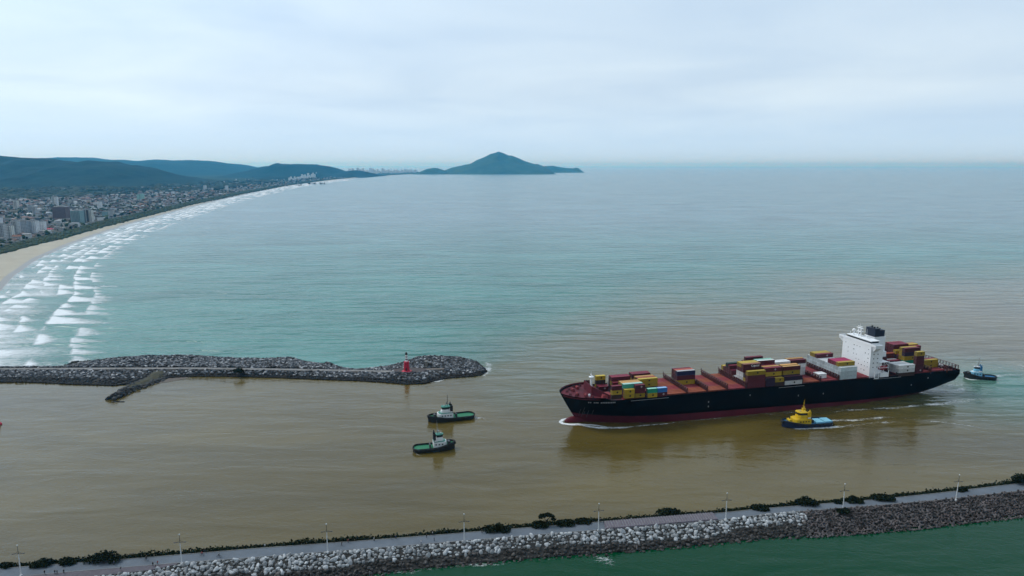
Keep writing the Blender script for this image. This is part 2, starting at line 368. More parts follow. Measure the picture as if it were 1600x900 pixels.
den = np.maximum(den, sstep(1100, 2400, YY) * .62 * np.exp(-((UU - 28) / 34) ** 2) * (.75 + .4 * fbm(YY, UU, 80, 5, 3)))
den = np.maximum(den, sstep(720, 560, YY) * 1.0 * np.exp(-((UU - 75) / 70) ** 2) * (.62 + .8 * fbm(XX * .2, YY, 15, 41, 3)))
den *= np.clip(1.0 - (UU - 165) / 90, 0, 1) * sstep(500, 508, YY)
me = npmesh('surf_foam', np.c_[XX.ravel(), YY.ravel(), np.full(XX.size, .05)], gridfaces(len(ys), len(us)), m_foam, True, vattr={'foam_amount': den.ravel()})
tag(link('surf_foam', me), 'white surf breaking in bands along the curving sand beach', 'surf', kind='stuff')

def foam_strip(name, lines, label, cat='foam', z=.05, spread=1.7):
    """lines: list of (points [(pos, halfwidth, density)], ...) ; ribbons of foam"""
    V, Fc, D = [], [], []
    for pts in lines:
        n = len(pts); P = [Vector(p[0]) for p in pts]
        rows = []
        tt = np.linspace(0, n - 1, max(8, (n - 1) * 10))
        for t in tt:
            i = min(int(t), n - 2); f = t - i
            q = P[i].lerp(P[i + 1], f); w = pts[i][1] * (1 - f) + pts[i + 1][1] * f; dd = pts[i][2] * (1 - f) + pts[i + 1][2] * f
            d = (P[i + 1] - P[i]).normalized(); nrm = Vector((-d.y, d.x, 0))
            rows.append((q, w, dd, nrm))
        o = len(V); nc = 7
        for q, w, dd, nrm in rows:
            jit = 1 + .25 * mnoise.noise(q * .15)
            for c in range(nc):
                e = c / (nc - 1) * 2 - 1
                p = q + nrm * (w * spread * e * jit + w * .8 * mnoise.noise(q * .09)); V.append((p.x, p.y, z)); D.append(min(dd * (.76 if spread < 1.2 else .66), .95) * (.75 + .5 * mnoise.noise(q * .11 + Vector((9, 2, 0)))) * (1 - abs(e) ** 2))
        Fc.append(gridfaces(len(rows), nc) + o)
        z += .004
    me = npmesh(name, V, np.concatenate(Fc), m_wake, True, vattr={'foam_amount': D})
    return tag(link(name, me), label, cat, kind='stuff')

# ------------------------------------------------------------------ land: beach, dune plants, plain
m_sand = mat('beach_sand', (.46, .42, .335), .9, .2, .02, c2=(.37, .335, .265), spec=.1)
m_wet = mat('wet_sand', (.20, .18, .15), .35, .2, .03, spec=.5)
m_plain = mat('plain', (.028, .048, .024), .95, .5, .004, c2=(.014, .030, .018), spec=.05)
yl = np.concatenate([np.arange(440, 1500, 25.), np.arange(1500, 4000, 60.), np.arange(4000, 16001, 300.)])
def strip(name, fa, fb, za, zb, m, n=4, zf=None):
    t = np.linspace(0, 1, n); V = []
    for y in yl:
        a, c = float(fa(y)), float(fb(y))
        for q in t: V.append((a + (c - a) * q, y, za + (zb - za) * q if zf is None else zf(q)))
    me = npmesh(name, V, gridfaces(len(yl), n), m, True)
    return tag(link(name, me), kind='structure')
sh2 = lambda y: shore(y) + 6
wet = lambda y: shore(y) - np.interp(y, [400, 900, 3000, 8000], [16, 12, 14, 10])
strip('wet_sand', sh2, wet, -.3, .5, m_wet)
strip('beach_sand', wet, dune, .5, 2.6, m_sand)
strip('land', dune, lambda y: veg(y) * 0 - 14000, 2.6, 2.6, m_plain, 30)

# town ground: pale streets and yards between the houses
m_town = mat('town_ground', (.12, .115, .11), .9, .5, .03, c2=(.03, .042, .026), spec=.1)
strip_y = yl[(yl < 5000)]
tw = lambda y: veg(y) - np.interp(y, [440, 900, 1500, 3000, 4200, 5000], [800, 900, 900, 1200, 700, 300])
V = []
for y in strip_y:
    a, c = float(veg(y)) - 4, float(tw(y)); V += [(a + (c - a) * q, y, 2.7) for q in np.linspace(0, 1, 6)]
tag(link('town_ground', npmesh('town_ground', V, gridfaces(len(strip_y), 6), m_town)), kind='structure')

# ------------------------------------------------------------------ foliage building blocks
def ico(sub=1):
    bm = bmesh.new(); bmesh.ops.create_icosphere(bm, subdivisions=sub, radius=1)
    V = np.array([v.co[:] for v in bm.verts]); Fc = np.array([[v.index for v in f.verts] for f in bm.faces]); bm.free(); return V, Fc
ICO0, ICOF0 = ico(1); ICO1, ICOF1 = ico(2)
def randrot(n):
    q = rng.normal(size=(n, 4)); q /= np.linalg.norm(q, axis=1)[:, None]; w, x, y, z = q.T
    return np.stack([np.stack([1 - 2 * (y * y + z * z), 2 * (x * y - z * w), 2 * (x * z + y * w)], 1), np.stack([2 * (x * y + z * w), 1 - 2 * (x * x + z * z), 2 * (y * z - x * w)], 1), np.stack([2 * (x * z - y * w), 2 * (y * z + x * w), 1 - 2 * (x * x + y * y)], 1)], 1)
def lumps(P, S, base=ICO0, faces=ICOF0, jit=.22, rot=True, variants=8):
    """many irregular solids: P (n,3) centres, S (n,3) half sizes"""
    n = len(P); P = np.asarray(P, float); S = np.asarray(S, float)
    vb = np.stack([base * (1 + jit * rng.normal(size=(len(base), 1))) for _ in range(variants)])
    B = vb[rng.integers(0, variants, n)]
    if rot: B = np.einsum('nij,nkj->nki', randrot(n), B)
    V = B * S[:, None, :] + P[:, None, :]
    Fc = faces[None] + (np.arange(n) * len(base))[:, None, None]
    return V.reshape(-1, 3), Fc.reshape(-1, faces.shape[1])
m_leaf = attrmat('foliage', .8, .8, .55, .15)
LEAF = np.array([[.022, .040, .014], [.030, .052, .018], [.016, .030, .012], [.040, .050, .018]])
def leaf_cloud(P, size):
    """small leaf-spray faces, random directions"""
    n = len(P); Rm = randrot(n); q = np.array([[-.5, -.3, 0], [.5, -.3, .1], [.6, .35, 0], [-.4, .4, -.1]])
    V = np.einsum('nij,kj->nki', Rm, q) * (size * rng.uniform(.6, 1.3, n))[:, None, None] + np.asarray(P)[:, None, :]
    return V.reshape(-1, 3), np.arange(n * 4).reshape(n, 4)

# dune vegetation strip along the beach
P = []; S = []
for y in np.concatenate([np.arange(700, 2000, 3.2), np.arange(2000, 4200, 6.), np.arange(4200, 8000, 16.)]):
    a, c = float(dune(y)), float(veg(y)); w = a - c
    nlump = max(3, int(w / (4 + y / 900)))
    for q in range(nlump):
        f = random.random(); p_ = 4 + y / 1200
        if f < .14 and random.random() < .55: continue
        r = random.uniform(1.2, 2.6) * (1 + y / 2600)
        P.append((a - w * f + random.gauss(0, 1.5), y + random.uniform(-2, 2), 2.5 + r * .2)); S.append((r * 1.3, r * 1.3, r * random.uniform(.35, .75)))
V, Fc = lumps(P, S, jit=.2)
cidx = rng.integers(0, 4, len(P)); tint = np.repeat(LEAF[cidx] * rng.uniform(.8, 1.6, (len(P), 1)), len(ICOF0), 0)
tag(link('dune_vegetation', npmesh('dune_vegetation', V, Fc, m_leaf, tint=tint)), 'long dark green belt of low dune plants between beach and town', 'vegetation', kind='stuff')

# far-off forest on the plain behind the town (reads as one mass) and trees among the houses
P = []; S = []
def inplain(n, y0, y1, f):
    for _ in range(n):
        y = y0 + (y1 - y0) * random.random(); xv = float(veg(y)); x = f(y, xv)
        if x is None: continue
        if mnoise.noise(Vector((x / 260, y / 420, 3.1))) < -.12 and y > 3600: continue
        r = random.uniform(6, 12) * (.7 + y / 7000)
        P.append((x, y, 2 + r * .3)); S.append((r * 1.5, r * 1.7, r * random.uniform(.5, .9)))
def forest_x(y, xv):
    e = np.interp(y, [2700, 3300, 4200, 5200, 8000], [-1900, -1500 - 500, -1750, -1800, -2500])
    x = -y * .80 - 100 + random.random() * (y * .80 + 100 + min(e, xv - 200)); return x if x < min(e, xv - 150) else None
inplain(5200, 3300, 6500, forest_x)
inplain(2200, 2500, 3400, lambda y, xv: (-y * .8 + random.random() * max(0, -(-y * .8) + xv - np.interp(y, [2500, 3400], [1000, 560]))) if random.random() < .8 else None)
V, Fc = lumps(P, S, jit=.2)
tint = np.repeat(LEAF[rng.integers(0, 4, len(P))] * rng.uniform(.5, 1.1, (len(P), 1)), len(ICOF0), 0)
tag(link('forest', npmesh('forest', V, Fc, m_leaf, tint=tint)), 'dark woodland covering the plain between the town and the hills', 'forest', kind='stuff')

# ------------------------------------------------------------------ hills (each silhouette carried by a ridge with real depth)
m_hill = mat('hill_forest', (.014, .034, .024), .95, .5, .010, c2=(.004, .012, .011), spec=.05, bump=.0)
m_isle = mat('headland_forest', (.050, .085, .040), .95, .5, .004, c2=(.022, .042, .022), spec=.05)
def ridge(name, sil, Y0, depth, m, seed, nx=150, ny=60, rough=.10, xpad=300, zmin=-3):
    xs_, zs_ = [], []
    for px, py in sil:
        a = (px - 800) / F; bq = -(py - 450) / F; r = (a, bq * SP + CP, bq * CP - SP); t = Y0 / r[1]
        xs_.append(r[0] * t); zs_.append(CH + r[2] * t)
    x = np.linspace(xs_[0] - xpad, xs_[-1] + xpad, nx); y = np.linspace(-depth, depth, ny)
    prof = np.interp(x, [xs_[0] - xpad] + xs_ + [xs_[-1] + xpad], [max(zs_[0] - 40, -5) if xpad else -5] + zs_ + [-6])
    Xg, Yg = np.meshgrid(x, y, indexing='ij')
    warp = Xg + 60 * fbm(Xg, Yg, 700, seed + 5, 3) * (np.abs(Yg) / depth)
    pz = np.interp(warp, x, prof)
    cs = np.cos(np.clip(np.abs(Yg) / depth, 0, 1) * math.pi / 2) ** 1.25
    sp = fbm(Xg, Yg, depth * .45, seed, 5)
    z = pz * (cs + rough * 2.4 * sp * np.sin(np.clip(np.abs(Yg) / depth * 1.1, 0, 1) * math.pi) * 1.6) + np.clip(pz / 60, 0, 1) * (11 * fbm(Xg, Yg, 420, seed + 2, 4) + 5 * fbm(Xg, Yg, 110, seed + 7, 3))
    z = np.where(np.abs(Yg) >= depth * .999, zmin, z)
    me = npmesh(name, np.c_[Xg.ravel(), (Yg + Y0).ravel(), np.maximum(z, zmin).ravel()], gridfaces(nx, ny), m, True)
    return tag(link(name, me), kind='structure')
ridge('hill_front', [(-160, 236), (-90, 246), (-40, 240), (0, 242.5), (20, 245.5), (34, 248), (54, 246.5), (74, 250), (90, 253.5), (104, 254.5), (117, 256), (128, 254), (140, 251.5), (150, 254), (157, 256), (170, 257.5), (187, 259), (209, 264), (230, 270), (247, 276), (262, 279)], 5700, 1250, m_hill, 1, 220, 70)
ridge('hill_back', [(-80, 262), (40, 258), (85, 250), (97, 246), (108, 245.5), (117, 245.5), (144, 249.5), (171, 250), (191, 250), (214, 251.5), (243, 249), (262, 250), (281, 251), (315, 251), (337, 254.5), (360, 257), (376, 260.5), (394, 265), (410, 270)], 12500, 2600, m_hill, 2, 200, 60)
ridge('hill_middle', [(372, 272), (385, 268), (398, 265.5), (407, 263), (430, 259.5), (441, 256.5), (455, 257.5), (466, 257), (480, 258), (493, 257.3), (511, 259.5), (520, 262), (527, 265), (536, 268.5), (548, 267), (556, 266), (566, 267), (576, 269.5)], 9400, 900, m_hill, 3, 160, 50, xpad=120)
ridge('hill_low', [(396, 281), (410, 277), (428, 275.5), (446, 276), (458, 277.5), (470, 281)], 7600, 300, m_hill, 6, 60, 30, xpad=60)
ridge('headland_knoll', [(648, 271.5), (655, 268.5), (662, 265.5), (670, 263.2), (684, 262.3), (692, 265), (698, 268), (704, 271.5)], 12000, 380, m_isle, 8, 90, 40, xpad=40)
ridge('headland', [(688, 271.5), (696, 266.5), (708, 261.5), (722, 259.5), (734, 257), (746, 251), (758, 245.5), (766, 241.5), (773, 239.5), (779, 237), (786, 239), (794, 242.5), (800, 243), (812, 248), (824, 253), (836, 256.5), (840, 256), (848, 259), (856, 263), (860, 266), (865, 271.5)], 12600, 1000, m_isle, 4, 220, 80, xpad=30)
ridge('headland_point', [(838, 262), (852, 259.5), (864, 259), (874, 261.5), (884, 262.5), (896, 263), (901, 262), (905, 264.5), (908, 267)], 14800, 500, m_isle, 9, 110, 30, xpad=30)

# ------------------------------------------------------------------ the town
m_wall = attrmat('house_walls', .85, .25, .25, .2)
WALLC = np.array([[.74, .74, .74], [.78, .78, .78], [.46, .44, .42], [.52, .45, .37], [.36, .35, .35], [.62, .53, .48], [.74, .74, .73]])
ROOFC = np.array([[.20, .11, .085], [.26, .17, .14], [.17, .17, .18], [.36, .37, .38], [.62, .64, .66], [.17, .105, .09], [.10, .10, .105]])
def house_arrays(x, y, w, d, h, rot, gable, z0=2.7, big=False):
    """walls (6 faces) plus roof; returns V (10,3), quads (list)"""
    c, s = math.cos(rot), math.sin(rot)
    rh = min(w, d) * .28 if gable else .35
    base = [(-w / 2, -d / 2), (w / 2, -d / 2), (w / 2, d / 2), (-w / 2, d / 2)]
    o = .45
    V = [(px, py, 0) for px, py in base] + [(px, py, h) for px, py in base]
    eave = [(-w / 2 - o, -d / 2 - o), (w / 2 + o, -d / 2 - o), (w / 2 + o, d / 2 + o), (-w / 2 - o, d / 2 + o)]
    V += [(px, py, h + .02) for px, py in eave]
    if gable:
        V += [(-w / 2 - o, -.05, h + rh), (w / 2 + o, -.05, h + rh), (w / 2 + o, .05, h + rh), (-w / 2 - o, .05, h + rh)]
    else:
        V += [(px, py, h + rh) for px, py in eave]
    V = np.array(V); P = np.empty_like(V); P[:, 0] = x + V[:, 0] * c - V[:, 1] * s; P[:, 1] = y + V[:, 0] * s + V[:, 1] * c; P[:, 2] = V[:, 2] + z0
    wf = [(0, 1, 5, 4), (1, 2, 6, 5), (2, 3, 7, 6), (3, 0, 4, 7)]
    rf = [(8, 9, 13, 12), (9, 10, 14, 13), (10, 11, 15, 14), (11, 8, 12, 15), (12, 13, 14, 15), (11, 10, 9, 8)]
    return P, wf, rf
lots = []
def coast_dir(y): return math.atan2(100, float(veg(y + 50) - veg(y - 50)))
for y in np.arange(720, 4300, 17.):
    xv = float(veg(y))
    wdt = xv - float(tw(y))
    for u in np.arange(14, wdt, 18.):
        x = xv - u
        if x < -y * .78 - 60: continue
        if (int(u / 18) % 5 == 4) or (int((y + u * .35) / 17) % 6 == 5): continue          # streets
        if random.random() < .30 + .45 * max(0, mnoise.noise(Vector((x / 150, y / 150, .5)))): continue
        if y > 3300 and random.random() < (y - 3300) / 1100: continue
        if u > np.interp(y, [700, 2600, 3000, 3300, 4300], [900, 900, 800, 620, 500]) + 60 * mnoise.noise(Vector((y / 200, 0, 9))): continue
        lots.append((x + random.uniform(-3, 3), y + random.uniform(-3, 3)))
for y0, y1, n in [(4300, 8600, 420)]:
    for _ in range(n):
        y = random.uniform(y0, y1); u = 20 + abs(random.gauss(0, 320)); lots.append((float(veg(y)) - u, y))
for _ in range(160):   # hamlets at the foot of the hills
    cxx, cyy = random.choice([(-2700, 4350), (-2400, 4500), (-2150, 4650), (-1950, 4400), (-2250, 5000), (-1800, 5200), (-1700, 5600)])
    lots.append((cxx + random.gauss(0, 130), cyy + random.gauss(0, 25)))
TOWER_SPOTS = [  # pixel left, right, base, top ; kind
    (-4, 8, 377, 352, 'grey', 'pale grey apartment slab at the left frame edge beside the beach'),
    (9, 19.5, 375, 353.5, 'pale', 'light apartment tower with two dark vertical bands near the beach'),
    (19.5, 29, 369, 346, 'grey', 'grey apartment tower standing behind the light banded one'),
    (31, 43.5, 365, 346.5, 'greyband', 'grey apartment block with one dark blank side wall'),
    (44, 57.5, 364, 346, 'white', 'white apartment block with pale vertical stripes facing the beach'),
    (62, 70, 362, 346.5, 'white', 'narrow white block beside the red roofed building'),
    (58, 62, 362, 341, 'dark', 'slim dark blue grey tower between two white apartment blocks'),
    (84, 103, 343.5, 324, 'brick', 'bare reddish brown tower block under construction'),
    (103, 111, 342, 327, 'pale', 'pale block adjoining the unfinished brown tower'),
    (112, 127, 351, 330, 'teal', 'teal glass fronted apartment tower nearest the dune belt'),
    (127, 132, 349, 329, 'dark', 'dark slim tower behind the teal glass one'),
    (132.5, 137, 346, 328, 'pale', 'cream slim tower right of the teal glass one'),
    (137, 140.5, 346, 328.5, 'darkbrown', 'dark brown strip of tower squeezed between two cream towers'),
    (140.5, 145, 346.5, 329, 'pale', 'cream slim tower right of the dark brown strip'),
    (83, 86.5, 322.5, 307.5, 'pale', 'thin pale tower, left one of a pair above the old roofs'),
    (86.8, 90.5, 322.5, 308, 'white', 'thin white tower, right one of a pair above the old roofs'),
    (214.5, 218.5, 313.5, 304, 'mint', 'mint green tower, left half of a twin pair by the field'),
    (219, 224.5, 313.5, 303, 'mint', 'mint green tower, right half of a twin pair by the field'),
    (52.5, 57, 339, 324.5, 'grey', 'slender grey tower above the dark hall roof'),
    (0, 3, 352, 340, 'white', 'small white tower with black top behind the beach slabs'),
    (160, 167, 339.5, 331, 'teal', 'low bluish apartment block with balconies by the dunes'),
    (170, 177, 338, 330, 'grey', 'low grey apartment block with dark balconies by the dunes'),
    (153.5, 158.5, 327, 315.5, 'white', 'white stepped building rising from the middle of the roofs'),
    (22, 28, 327, 314, 'pale', 'square pale block with flat roof in the older town'),
    (44, 51, 333, 322, 'grey', 'broad grey block left of the slender grey tower'),
    (268, 272, 305, 299.5, 'white', 'small white tower beside the far fields'),
    (318, 322, 297.5, 290, 'white', 'white tower among the farther houses up the coast'),
    (352, 356, 297, 290.5, 'white', 'lone white block far up the coast beyond the field'),
]
tower_xy = []
for (x0, x1, yb, yt, kd, lb) in TOWER_SPOTS: tower_xy.append(gp((x0 + x1) / 2, yb, 2.7))
def near_tower(x, y):
    return any(abs(x - t.x) < 16 + y * .004 and -22 < y - t.y < 26 for t in tower_xy)
lots = [l for l in lots if not near_tower(*l)]
lots.sort(key=lambda l: l[1])
NIND = 205
ind_lots, stuff_lots = lots[:NIND], lots[NIND:]
def lot_house(x, y):
    w, d = random.uniform(9, 17) * (1 + max(0, y - 3000) / 9000), random.uniform(9, 15); h = random.choice([3.2, 3.2, 3.4, 3.4, 5.8, 6.2, 6.4] if random.random() < .9 else [9, 12])
    if x > float(veg(y)) - 60: h = min(h, 9.5)
    gable = random.random() < .5 and h < 10
    return w, d, h, coast_dir(y) + random.choice([0, math.pi / 2]) + random.gauss(0, .08), gable
V, Fq, T = [], [], []; o = 0
for x, y in stuff_lots:
    w, d, h, rot, gable = lot_house(x, y)
    P_, wf, rf = house_arrays(x, y, w, d, h, rot, gable)
    wc = WALLC[rng.integers(0, len(WALLC))] * rng.uniform(.45, 1.15); rc = ROOFC[rng.choice([0, 1, 5, 2, 3, 6] if gable else [2, 3, 4, 4, 3, 1])] * rng.choice([rng.uniform(.35, .8), rng.uniform(.6, 1.15), 1.9], p=[.45, .27, .28])
    V.append(P_); Fq += [tuple(i + o for i in f) for f in wf + rf]; T += [wc] * 4 + [rc] * 6; o += len(P_)
tag(link('town_houses', npmesh('town_houses', np.concatenate(V), np.array(Fq), m_wall, tint=np.array(T))), 'dense low roofs of the beach town farther inland and up the coast', 'houses', kind='stuff')
# individual houses of the nearest blocks
HK = {}
HTYPE = [('white', (.66, .65, .63), 'terracotta', (.26, .12, .075), True), ('cream', (.52, .46, .37), 'brown', (.16, .10, .08), True), ('grey', (.42, .41, .40), 'flat grey', (.30, .30, .29), False), ('white', (.70, .70, .69), 'flat pale', (.50, .50, .50), False), ('pale pink', (.58, .46, .42), 'dark', (.10, .095, .095), True)]
m_hw = [mat('house_wall_' + t[0].replace(' ', '_'), t[1], .85, .3, .3, objvar=.2) for t in HTYPE]
m_hr = [mat('house_roof_' + t[2].replace(' ', '_'), t[3], .9, .35, .5, objvar=.25) for t in HTYPE]
for i, (x, y) in enumerate(ind_lots):
    w, d, h, rot, gable = lot_house(x, y)
    ch = [k for k in range(5) if HTYPE[k][4] == gable]; k = random.choice(ch)
    st = 'single storey' if h < 5 else ('two storey' if h < 9 else 'taller')
    nm = {True: 'house', False: 'flat_roofed_house'}[gable]
    P_, wf, rf = house_arrays(0, 0, w, d, h, 0, gable, 0)
    a = MB(); a.add([tuple(q) for q in P_[:8]], wf + [(4, 5, 6, 7)])
    for wx in np.arange(-w / 2 + 1.2, w / 2 - 1, 2.6):          # windows as small dark panes set proud of the wall
        for wz in np.arange(1.0, h - 1.2, 3.0):
            for sy in (-1, 1): a.box(wx, wx + 1.2, sy * d / 2 - .04, sy * d / 2 + .04, wz, wz + 1.2, 1)
    ob = a.build(nm, [m_hw[k], None]); ob.data.materials[1] = bpy.data.materials.get('dark_glass') or mat('dark_glass', (.02, .025, .03), .15, .2)
    r_ = MB(); r_.add([tuple(q) for q in P_[8:]], [tuple(j - 8 for j in f) for f in rf]); r_.build('roof', m_hr[k], ob)
    ob.location = (x, y, 2.7); ob.rotation_euler = (0, 0, rot)
    tag(ob, f'{st} {HTYPE[k][0]} house with {HTYPE[k][2]} roof among the nearest houses behind the dunes', 'house', f'{st} {HTYPE[k][0]} houses with {HTYPE[k][2]} roofs')
# trees among the houses
P = []; S = []
for x, y in lots:
    for _ in range(2 if y < 2500 else 1):
        if random.random() < .8:
            r = random.uniform(2.2, 4.8) * (1 + y / 7000); P.append((x + random.uniform(-10, 10), y + random.uniform(-11, 11), 2.7 + r * .7)); S.append((r, r, r * .9))
V, Fc = lumps(P, S, jit=.24)
tint = np.repeat(LEAF[rng.integers(0, 4, len(P))] * rng.uniform(.7, 1.5, (len(P), 1)), len(ICOF0), 0)
tag(link('town_trees', npmesh('town_trees', V, Fc, m_leaf, tint=tint)), 'dark green trees scattered between the roofs of the town', 'trees', kind='stuff')

# apartment towers: floors and window bays come from the tower's own material
def tower_mat(name, wall, glass, floor_h=3.1, bay=3.4, gw=.5, gh=.45, band=False):
    m, nt, b = newmat(name)
    tc = N(nt, 'ShaderNodeTexCoord'); sp_ = N(nt, 'ShaderNodeSeparateXYZ'); nt.links.new(tc.outputs['Object'], sp_.inputs[0])
    def mm(op, a, c=None):
        n = N(nt, 'ShaderNodeMath', operation=op)
        for i, v in enumerate((a, c)):
            if v is None: continue
            if isinstance(v, (int, float)): n.inputs[i].default_value = v
            else: nt.links.new(v, n.inputs[i])
        return n.outputs[0]
    hz = mm('FRACT', mm('DIVIDE', sp_.outputs[2], floor_h)); hx = mm('FRACT', mm('DIVIDE', mm('ADD', sp_.outputs[0], mm('MULTIPLY', sp_.outputs[1], .93)), bay))
    inz = mm('LESS_THAN', mm('ABSOLUTE', mm('SUBTRACT', hz, .5)), gh / 2); inx = mm('LESS_THAN', mm('ABSOLUTE', mm('SUBTRACT', hx, .5)), gw / 2)
    f = inx if band else mm('MULTIPLY', inz, inx)
    if band: f = mm('MULTIPLY', inx, mm('GREATER_THAN', hz, .12))
    g = N(nt, 'ShaderNodeNewGeometry'); sn = N(nt, 'ShaderNodeSeparateXYZ'); nt.links.new(g.outputs['Normal'], sn.inputs[0])
    f = mm('MULTIPLY', f, mm('LESS_THAN', sn.outputs[2], .5))
    n1 = N(nt, 'ShaderNodeTexNoise', i_Scale=.2, i_Detail=5); nt.links.new(tc.outputs['Object'], n1.inputs['Vector'])
    mr_ = N(nt, 'ShaderNodeMapRange', i_1=.3, i_2=.7, i_3=.75, i_4=1.1); nt.links.new(n1.outputs['Fac'], mr_.inputs[0])
    wv = N(nt, 'ShaderNodeMix', data_type='RGBA', blend_type='MULTIPLY'); wv.inputs[0].default_value = 1; wv.inputs[6].default_value = rgba(wall); nt.links.new(mr_.outputs[0], wv.inputs[7])
    mx = N(nt, 'ShaderNodeMix', data_type='RGBA'); nt.links.new(f, mx.inputs[0]); nt.links.new(wv.outputs[2], mx.inputs[6]); mx.inputs[7].default_value = rgba(glass)
    nt.links.new(mx.outputs[2], b.inputs['Base Color']); b.inputs['Roughness'].default_value = .6
    return m
TM = {'grey': tower_mat('tower_grey', (.55, .56, .57), (.06, .07, .08)), 'pale': tower_mat('tower_pale', (.78, .76, .70), (.16, .18, .18), bay=4.6, gw=.3, band=True), 'white': tower_mat('tower_white', (.86, .86, .87), (.40, .44, .48), bay=4.2, gw=.36, band=True), 'greyband': tower_mat('tower_grey_windows', (.40, .42, .45), (.08, .09, .11)), 'dark': tower_mat('tower_dark', (.07, .10, .12), (.03, .04, .05)), 'brick': tower_mat('tower_brick', (.17, .10, .095), (.05, .035, .035), bay=3.0, gw=.6, gh=.55), 'teal': tower_mat('tower_teal', (.34, .44, .45), (.05, .16, .17), bay=3.6, gw=.62, gh=.7), 'darkbrown': tower_mat('tower_dark_brown', (.05, .035, .03), (.02, .02, .02)), 'mint': tower_mat('tower_mint', (.36, .58, .50), (.12, .22, .20), bay=3.8, gw=.4)}
m_conc = mat('roof_concrete', (.33, .33, .33), .9, .3, .3); m_dark = mat('dark_glass_panes', (.02, .025, .03), .2, .2)
def apartment(loc, w, d, h, kd, label, rz=0, group=None, name='apartment_tower'):
    t = empty(name, loc, rz, label, 'building', group)
    a = MB(); a.box(-w / 2, w / 2, -d / 2, d / 2, 0, h); a.build('wall', TM[kd], t)
    a = MB(); a.box(-w / 2 - .25, w / 2 + .25, -d / 2 - .25, d / 2 + .25, h + .003, h + .9); r_ = a.build('roof', m_conc, t)
    a = MB(); a.box(-w * .2, w * .22, -d * .25, d * .25, h + .9, h + 3.6); a.build('stair_head', m_conc, r_)
    a = MB()
    if kd in ('teal', 'pale', 'grey', 'white') and h > 18:
        for zf in np.arange(3.1, h - 1, 3.1): a.box(-w * .36, w * .36, -d / 2 - 1.2, -d / 2 - .003, zf - .12, zf + .8)
        a.build('balconies', m_conc if kd != 'white' else TM['white'], t)
    return t
for (x0, x1, yb, yt, kd, lb) in TOWER_SPOTS:
    p = gp((x0 + x1) / 2, yb, 2.7); dp = p.y * CP + (CH - 2.7) * SP; w = (x1 - x0) / F * dp
    h = (yb - yt) / F * dp * 1.02
    apartment((p.x, p.y + w * .3, 2.7), w, max(10, w * .7), h, kd, lb, R(random.uniform(-4, 4)))
# red-roofed building and the dark hall roof
t = empty('beach_hall', gp(78, 361, 2.7), R(8), 'building with bright red roof near the white apartment blocks', 'building')
a = MB(); a.box(-7, 7, -5, 5, 0, 4); a.build('wall', TM['pale'], t)
m_redroof = mat('red_roof', (.45, .03, .05), .7, .3, .4)
a = MB(); a.add([(-7.6, -5.6, 4.01), (7.6, -5.6, 4.01), (7.6, 5.6, 4.01), (-7.6, 5.6, 4.01), (-5, 0, 7.2), (5, 0, 7.2)], [(0, 1, 5, 4), (1, 2, 5), (2, 3, 4, 5), (3, 0, 4), (3, 2, 1, 0)]); a.build('roof', m_redroof, t)
t = empty('market_hall', gp(45, 343, 2.7), R(3), 'wide low hall with a dark brown roof behind the beach towers', 'building')
a = MB(); a.box(-16, 16, -10, 10, 0, 6); a.build('wall', TM['grey'], t)
a = MB(); a.add([(-17.5, -11.5, 6.01), (17.5, -11.5, 6.01), (17.5, 11.5, 6.01), (-17.5, 11.5, 6.01), (-11, 0, 10.5), (11, 0, 10.5)], [(0, 1, 5, 4), (1, 2, 5), (2, 3, 4, 5), (3, 0, 4), (3, 2, 1, 0)]); a.build('roof', mat('dark_roof', (.05, .042, .04), .8, .3, .3), t)
# resort skyline at the far end of the bay
m_resort = mat('resort_white', (.80, .80, .79), .7, .15, .05)
far_g = 'pale high-rise towers at the far end of the bay'
px = 452
while px < 652:
    base = np.interp(px, [452, 500, 530, 560, 600, 652], [282, 277.5, 275.3, 273.3, 271.3, 269.8]); r_ = random.random()
    hp = np.interp(px, [452, 480, 520, 560, 585, 600, 652], [3, 5.5, 8, 8.5, 7, 5, 3.6]) * random.uniform(.6, 1.35)
    p = gp(px, base - random.uniform(0, 1.2), 2.7); dp = p.y
    wpx = random.uniform(1.5, 3.6)
    t = MB(); w = wpx / F * dp; h = hp / F * dp; t.box(-w / 2, w / 2, -w * .4, w * .4, 0, h); t.box(-w * .2, w * .2, -w * .2, w * .2, h, h + 4)
    ob = t.build('high_rise', m_resort, loc=p)
    tag(ob, 'pale high-rise tower in the hazy skyline at the far end of the bay', 'building', far_g)
    px += random.uniform(1.3, 3.4)
p = gp(611, 269, 2.7); a = MB()
for sx_ in (-1, 1):
    for sy_ in (-1, 1): a.tube((sx_ * 9, sy_ * 9, 0), (sx_ * 1, sy_ * 1, 85), 1.3, .7, 5)
for zz in range(8, 84, 9): a.box(-9 + zz * .094, 9 - zz * .094, -9 + zz * .094, 9 - zz * .094, zz, zz + .8)
tag(a.build('radio_mast', m_conc, loc=p), 'tall thin lattice mast rising above the far low shore', 'mast')
